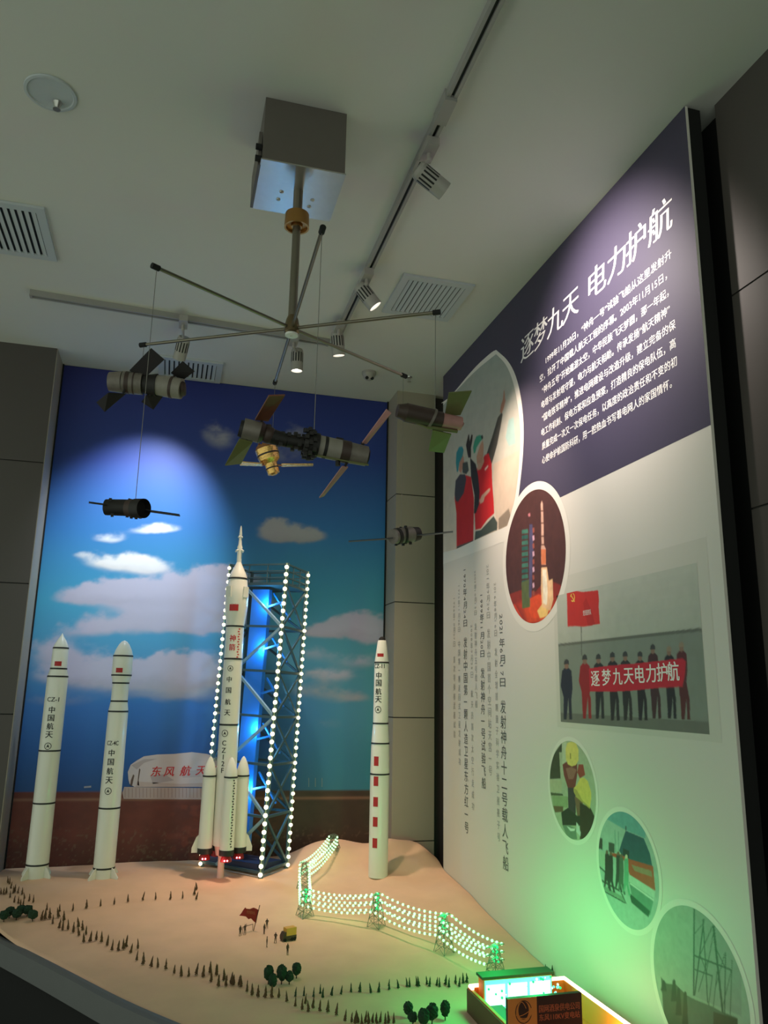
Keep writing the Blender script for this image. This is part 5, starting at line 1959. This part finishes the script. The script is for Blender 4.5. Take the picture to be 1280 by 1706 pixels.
mb.add([(cxs + rs * .62 * math.cos(a), sy - .0018, czs + .004 + rs * .9 * math.sin(a)) for a in np.linspace(0, 2 * math.pi, 37)[:-1]], [tuple(range(36))], 0)
ringline(cxs, czs, rs, rs * 1.15, .0022, .3, 2 * math.pi - .3, mi=0, yo=-.0022)
ringline(cxs - .004, czs, rs * .55, rs * 1.1, .0016, .2, 5.2, tilt=.25, mi=1)
ringline(cxs, czs - .004, rs * .95, rs * .5, .0016, 3.3, 6.2, tilt=-.1, mi=1)
ringline(cxs, czs + .002, rs * 1.0, rs * .34, .0016, 3.0, 6.0, tilt=.35, mi=1)
mb.build('globe_emblem', [M['board_dark'], M['board_orange']], t, normals=False)
mb = MB()
Ux = Vector((1, 0, 0))
wd = (sx1 - sp_) * .90
text_box(mb, '国网酒泉供电公司', (sp_ + .006, sy - .002, sz1 - .040), Ux, UZ, width=wd, height=.021, weight=.004, smear=.015)
text_box(mb, '东风110KV变电站', (sp_ + .006, sy - .002, sz1 - .062), Ux, UZ, width=wd, height=.019, weight=.004, smear=.015)
mb.build('sign_lettering', M['board_letter'], t, normals=False)

# ------------------------------------------------------------------ flag, people, truck
def gplace(px, py):
    return ground(px, py)


g = gplace(422, 1551)
t = thing('flag_model', g, 'dark red waving flag on a thin pole planted in the sand', 'flag')
tp_ = pix(433, 1508, 1, g.y)
MB().tube(g - Vector((0, 0, .005)), tp_, .0016, seg=8).build('pole', M['trunk'], t)
q0 = ppm(g)
v, f = [], []
nx_, nz_ = 18, 8
pole = lambda u_: g.lerp(tp_, u_)
top_e = [(0, 0), (.15, .6), (.35, .5), (.55, -.5), (.72, -.2), (.85, 2.2), (1, 6)]
for i in range(nx_ + 1):
    u_ = i / nx_
    te = np.interp(u_, [0, .12, .3, .5, .72, .76, .9, 1.0], [3, 1, -1, 1.5, 1, -2, 3, 8])
    be = np.interp(u_, [0, .15, .3, .45, .6, .8, 1.0], [25, 22, 17, 18.5, 14, 13, 12.5])
    for j in range(nz_ + 1):
        w_ = j / nz_
        py = 1513 + te * (1 - w_) + (be) * w_ - 3 * w_ * 0
        px = np.interp(w_, [0, 1], [431, 427 if u_ < .5 else 427]) - 28.5 * u_
        yy = g.y + .010 * math.sin(u_ * 7 + w_ * .6) * u_
        v.append(pix(px, py, 1, yy))
for i in range(nx_):
    for j in range(nz_):
        a_ = i * (nz_ + 1) + j
        f.append((a_, a_ + 1, a_ + nz_ + 2, a_ + nz_ + 1))
cl = MB().add(v, f, 0, True).build('cloth', M['flag_cloth'], t)
sm = cl.modifiers.new('thickness', 'SOLIDIFY')
sm.thickness = .0012
mb = MB()
text_box(mb, '党员服务队', pix(411, 1521, 1, g.y - .012), (pix(428, 1522, 1, g.y) - pix(411, 1519, 1, g.y)).normalized(), UZ, width=15 / q0, height=.013, weight=.004)
mb.build('flag_lettering', M['board_letter'], t, normals=False)
# thin barrier rail by the flag
a_, b_ = gplace(404, 1556), gplace(421, 1550)
mb = MB().tube(a_ + Vector((0, 0, .026)), b_ + Vector((0, 0, .024)), .0010, seg=6).tube(a_, a_ + Vector((0, 0, .027)), .0010, seg=6).tube(b_, b_ + Vector((0, 0, .025)), .0010, seg=6)
tag(mb.build('barrier_rail', M['trunk']), 'thin low rail between the left figures and the flag pole', 'barrier')


def figure_mesh(armpose, legs):
    """a person about 40 mm high: joints as a skeleton, grown into one skin"""
    h = .040
    J = {'pel': (0, 0, .50), 'spi': (0, 0, .62), 'che': (0, 0, .76), 'nec': (0, 0, .85), 'hea': (0, -.01, .93), 'top': (0, 0, .99),
         'lh': (-.055, 0, .49), 'lk': (-.06 - legs * .3, -.01, .26), 'la': (-.065 - legs, .0, .035), 'lt': (-.065 - legs, -.07, .01),
         'rh': (.055, 0, .49), 'rk': (.06 + legs * .3, -.01, .26), 'ra': (.065 + legs, 0, .035), 'rt': (.065 + legs, -.07, .01),
         'ls': (-.10, 0, .80), 'rs': (.10, 0, .80)}
    if armpose == 'down':
        J.update({'le': (-.14, 0, .64), 'lw': (-.14, -.04, .50), 're': (.14, 0, .64), 'rw': (.14, -.04, .50)})
    elif armpose == 'up':
        J.update({'le': (-.14, 0, .64), 'lw': (-.14, -.04, .50), 're': (.15, -.06, .92), 'rw': (.13, -.1, 1.06)})
    else:
        J.update({'le': (-.17, 0, .68), 'lw': (-.06, -.08, .60), 're': (.17, 0, .68), 'rw': (.06, -.08, .60)})
    E_ = [('pel', 'spi'), ('spi', 'che'), ('che', 'nec'), ('nec', 'hea'), ('hea', 'top'), ('pel', 'lh'), ('lh', 'lk'), ('lk', 'la'), ('la', 'lt'), ('pel', 'rh'), ('rh', 'rk'), ('rk', 'ra'), ('ra', 'rt'),
          ('che', 'ls'), ('ls', 'le'), ('le', 'lw'), ('che', 'rs'), ('rs', 're'), ('re', 'rw')]
    rad_ = {'pel': .075, 'spi': .075, 'che': .085, 'nec': .035, 'hea': .06, 'top': .04, 'lh': .06, 'rh': .06, 'lk': .042, 'rk': .042, 'la': .03, 'ra': .03, 'lt': .022, 'rt': .022, 'ls': .045, 'rs': .045, 'le': .034, 're': .034, 'lw': .026, 'rw': .026}
    ks = list(J)
    me = bpy.data.meshes.new('figure')
    me.from_pydata([Vector(J[k]) * h for k in ks], [(ks.index(a), ks.index(b)) for a, b in E_], [])
    o = bpy.data.objects.new('figure', me)
    COL.objects.link(o)
    md = o.modifiers.new('skin', 'SKIN')
    for i, k in enumerate(ks):
        me.skin_vertices[0].data[i].radius = (rad_[k] * h, rad_[k] * h)
        me.skin_vertices[0].data[i].use_root = (k == 'pel')
    sb = o.modifiers.new('sub', 'SUBSURF')
    sb.levels = 1
    sb.render_levels = 1
    bpy.context.view_layer.update()
    out_ = bpy.data.meshes.new_from_object(o.evaluated_get(bpy.context.evaluated_depsgraph_get()))
    bpy.data.objects.remove(o)
    out_.materials.clear()
    out_.materials.append(M['figure'])
    for p_ in out_.polygons:
        p_.use_smooth = True
    return out_


FM = {k: figure_mesh(*k) for k in (('down', 0.0), ('down', .05), ('up', 0.02), ('hips', .03))}
for (px, py), k, rz, lab in (((400, 1559), ('down', .05), .6, 'tiny dark figure striding, farthest left of the people near the flag'), ((408, 1557), ('up', .02), -.3, 'tiny dark figure with one arm raised just left of the flag pole'),
                             ((440, 1556), ('down', 0.0), .9, 'tiny dark figure standing right of the flag, in front of another'), ((444.5, 1547), ('hips', .03), .1, 'tiny dark figure standing farthest back of the people'),
                             ((444.5, 1578), ('down', 0.0), 1.4, 'tiny dark figure standing directly below the flag group, left of the truck'), ((459, 1571), ('hips', .03), -.5, 'tiny dark figure standing just left of the yellow truck'),
                             ((479, 1590), ('down', 0.0), .5, 'tiny dark figure standing nearest the viewer, below the yellow truck')):
    g = gplace(px, py)
    o = new_obj('person_figure', FM[k])
    o.location = g
    o.rotation_euler = (0, 0, rz)
    tag(o, lab, 'person', 'tiny people on the sand')

g = gplace(481, 1566)
t = thing('truck_model', g, 'tiny yellow and dark truck on the sand right of the flag', 'truck')


def TT(a, b, c):
    r = .35
    return Vector((g.x + a * math.cos(r) - b * math.sin(r), g.y + a * math.sin(r) + b * math.cos(r), g.z + c))


def tbox(mb, lo, hi):
    q = [TT(a, b, c) for c in (lo[2], hi[2]) for a, b in ((lo[0], lo[1]), (hi[0], lo[1]), (hi[0], hi[1]), (lo[0], hi[1]))]
    mb.add(q, [(3, 2, 1, 0), (4, 5, 6, 7), (0, 1, 5, 4), (1, 2, 6, 5), (2, 3, 7, 6), (3, 0, 4, 7)])
    return mb


tbox(MB(), (-.018, -.015, .020), (.027, .015, .048)).build('cargo_box', M['truck_y'], t)
tbox(MB(), (-.026, -.015, .006), (.028, .015, .020)).build('chassis', M['truck_d'], t)
cb = MB()
q = [TT(a, b, c) for b in (-.014, .014) for a, c in ((-.034, .007), (-.019, .007), (-.019, .034), (-.026, .034), (-.034, .020))]
cb.add(q, [(0, 1, 2, 3, 4), (5, 6, 7, 8, 9), (0, 1, 6, 5), (1, 2, 7, 6), (2, 3, 8, 7), (3, 4, 9, 8), (4, 0, 5, 9)]).build('cab', M['truck_d'], t)
for a_ in (-.024, .008, .020):
    for sg in (-1, 1):
        MB().tube(TT(a_, sg * .0165, .006), TT(a_, sg * .010, .006), .0065, seg=14).build('wheel', M['black'], t)

# ------------------------------------------------------------------ model trees
random.seed(21)


def conifer_mesh(seed, mats):
    random.seed(seed)
    mb = MB()
    H = .050
    mb.tube((0, 0, -.003), (0, 0, .010), .0014, seg=6, mi=1)
    bend = Vector((random.uniform(-.006, .006), random.uniform(-.004, .004), 0))
    n = 6
    for i in range(n):
        u_ = i / n
        z0 = .005 + (H - .008) * u_
        z1 = z0 + H * .30
        r = .0078 * (1 - u_) ** .8 + .0012
        seg = 9
        base = bend * u_ ** 2
        tipv = bend * min(1, (z1 / H)) ** 2
        v = [(base.x + r * (1 + random.uniform(-.35, .35)) * math.cos(2 * math.pi * k / seg), base.y + r * (1 + random.uniform(-.35, .35)) * math.sin(2 * math.pi * k / seg), z0 + random.uniform(-.0015, .0015)) for k in range(seg)]
        v.append((tipv.x, tipv.y, min(z1, H)))
        mb.add(v, [(k, (k + 1) % seg, seg) for k in range(seg)] + [tuple(range(seg))[::-1]], 0)
    o = mb.build('conifer', [mats, M['trunk']])
    me = o.data
    bpy.data.objects.remove(o)
    return me


CM = [conifer_mesh(s_, M['conifer']) for s_ in range(5)]
CG = [conifer_mesh(s_ + 20, M['conifer_green']) for s_ in range(5)]
random.seed(33)


def row(pts, kind, desc, group, hpx, meshes, order='left'):
    pts = sorted(pts)
    for i, (px, py) in enumerate(pts):
        g = ground(px, py)
        o = new_obj('conifer_tree', random.choice(meshes))
        o.location = g
        k = hpx(px, py) / ppm(g) / .050 * random.uniform(.88, 1.12)
        o.scale = (k * random.uniform(.7, .95), k * random.uniform(.7, .95), k)
        o.rotation_euler = (random.uniform(-.06, .06), random.uniform(-.12, .12), random.uniform(0, 6.28))
        tag(o, desc % ordinal(i + 1), 'model tree', group)


f3 = lambda p: (p[0] * .3125, 1400 + p[1] * .3125)
f4 = lambda p: (330 + p[0] * .28906, 1440 + p[1] * .28906)
f6 = lambda p: (540 + p[0] * .20312, 1600 + p[1] * .20312)
f5 = lambda p: (p[0] * .15625, 1440 + p[1] * .15625)
f1 = lambda p: (780 + p[0] * .17188, 1600 + p[1] * .17188)
rowA = [f3(p) for p in ((250, 374), (318, 382), (388, 378), (460, 366), (536, 354), (607, 344), (681, 332), (760, 322), (830, 318), (908, 317), (974, 312), (1036, 293), (1048, 266), (1046, 318))]
row(rowA, 'c', 'small brown conifer, %s from the left in the sparse row towards the boosters', 'sparse single row of conifers', lambda x, y: 14, CM)
rowB = [f3(p) for p in ((220, 428), (240, 425), (265, 420), (280, 447), (312, 414), (314, 472), (332, 482), (340, 432), (362, 480), (390, 494), (418, 465), (420, 512), (440, 480), (458, 507), (446, 548), (480, 542), (512, 535), (540, 547),
                                (570, 565), (596, 590), (630, 592), (658, 584), (672, 572), (697, 602), (735, 582), (728, 642), (763, 664), (803, 677), (842, 682), (882, 692), (928, 712), (966, 727), (1005, 728), (1045, 722), (1085, 730),
                                (1120, 705), (1125, 752), (1155, 718), (1163, 780), (1195, 748), (1205, 777), (1240, 774))]
rowB += [f4(p) for p in ((28, 652), (70, 628), (75, 680), (105, 642), (118, 706), (148, 670), (160, 704), (190, 692), (205, 698), (235, 702), (248, 708), (282, 738), (312, 757), (345, 768), (385, 772), (425, 772), (465, 772), (512, 794), (560, 822), (600, 843), (637, 852),
                         (663, 832), (618, 808), (703, 850), (748, 858), (797, 875), (848, 908), (885, 915), (905, 922), (925, 917), (945, 924), (965, 917), (985, 924), (1005, 917), (1030, 922), (1050, 917), (1080, 920), (1100, 917), (1130, 920))]
row(rowB, 'c', 'small brown conifer, %s from the left in the long dense front row', 'long dense row of conifers', lambda x, y: 17 + 2.5 * min(1, max(0, x / 650)), CM)
rowC = [f6(p) for p in ((60, 292), (140, 280), (220, 264), (295, 264), (385, 274), (447, 264), (535, 245), (610, 234), (682, 222), (704, 222), (762, 216), (778, 220), (845, 204), (866, 217), (925, 210), (948, 220), (998, 205), (1025, 227), (1080, 197), (1110, 219), (1142, 190), (1172, 186))]
rowC += [f4(p) for p in ((562, 766), (610, 762), (705, 748), (718, 772), (665, 766))]
row(rowC, 'c', 'small green conifer, %s from the left in the row to the substation', 'row of conifers to the substation', lambda x, y: 16, CG)
rowD = [f5(p) for p in ((10, 325), (40, 327), (65, 318), (100, 215), (115, 262), (140, 312), (155, 300), (190, 312), (235, 327), (105, 362), (150, 412), (195, 427), (260, 372), (245, 442), (215, 462), (310, 397), (355, 412), (85, 207))]
row(rowD, 'c', 'small brown conifer, %s from the left in the grove by the leftmost rocket', 'grove of conifers at the far left', lambda x, y: 13, CM)
rowE = [f1(p) for p in ((760, 122), (820, 146), (905, 138), (956, 144))]
row(rowE, 'c', 'small green conifer, %s from the left of four at the banner foot', 'conifers at the foot of the banner', lambda x, y: 15, CG)


def round_tree(px, py, hpx, wpx, label, group):
    g = ground(px, py)
    s_ = ppm(g)
    t = thing('round_tree', g, label, 'model tree', group)
    H, w = hpx / s_, wpx / s_ / 2
    MB().tube(g - Vector((0, 0, .003)), g + Vector((0, 0, H * .4)), .0022, .0016, 8).build('trunk', M['trunk'], t)
    mb = MB().sphere(g + Vector((0, 0, H * .62)), w, 18, 13, squash=(1, 1, H * .40 / w), jitter=.16)
    for _ in range(7):
        a_ = random.uniform(0, 6.28)
        mb.sphere(g + Vector((math.cos(a_) * w * .5, math.sin(a_) * w * .5, H * random.uniform(.45, .82))), w * .5, 11, 8, jitter=.2)
    mb.build('crown', M['bush'], t)


LFT = [(6, 1536), (15, 1530), (27, 1533), (34, 1527), (45, 1527), (54, 1535)]
for i, p in enumerate(LFT):
    round_tree(p[0], p[1], 17, 15, 'dark round tree at the left sand edge, %s of six from the left' % ordinal(i + 1), 'round trees at the left edge')
MID = [(447, 1640, 28, 16, 'dark round model tree in the middle clump, standing at its far left'), (454, 1651, 26, 14, 'dark round model tree in the middle clump, lowest and second from left'),
       (469, 1640, 29, 17, 'dark round model tree in the middle of the middle clump, the tallest'), (482, 1640, 20, 14, 'small dark round model tree low in the middle clump, right of centre'), (494, 1630, 23, 15, 'dark round model tree in the middle clump, standing at its far right and back')]
for p in MID:
    round_tree(*p, 'round trees in the middle clump')
RGT = [(680, 1696, 24, 16, 'dark round model tree left of the right clump, upper of two'), (688, 1708, 20, 16, 'dark round model tree left of the right clump, lower of two at the frame edge'), (706, 1712, 28, 19, 'dark broad round model tree at the bottom, left half of the pair'),
       (720, 1706, 30, 20, 'dark broad round model tree at the bottom, right half of the pair'), (742, 1700, 29, 16, 'single green round model tree on a thin trunk near the substation')]
for p in RGT:
    round_tree(*p, 'round trees near the substation')
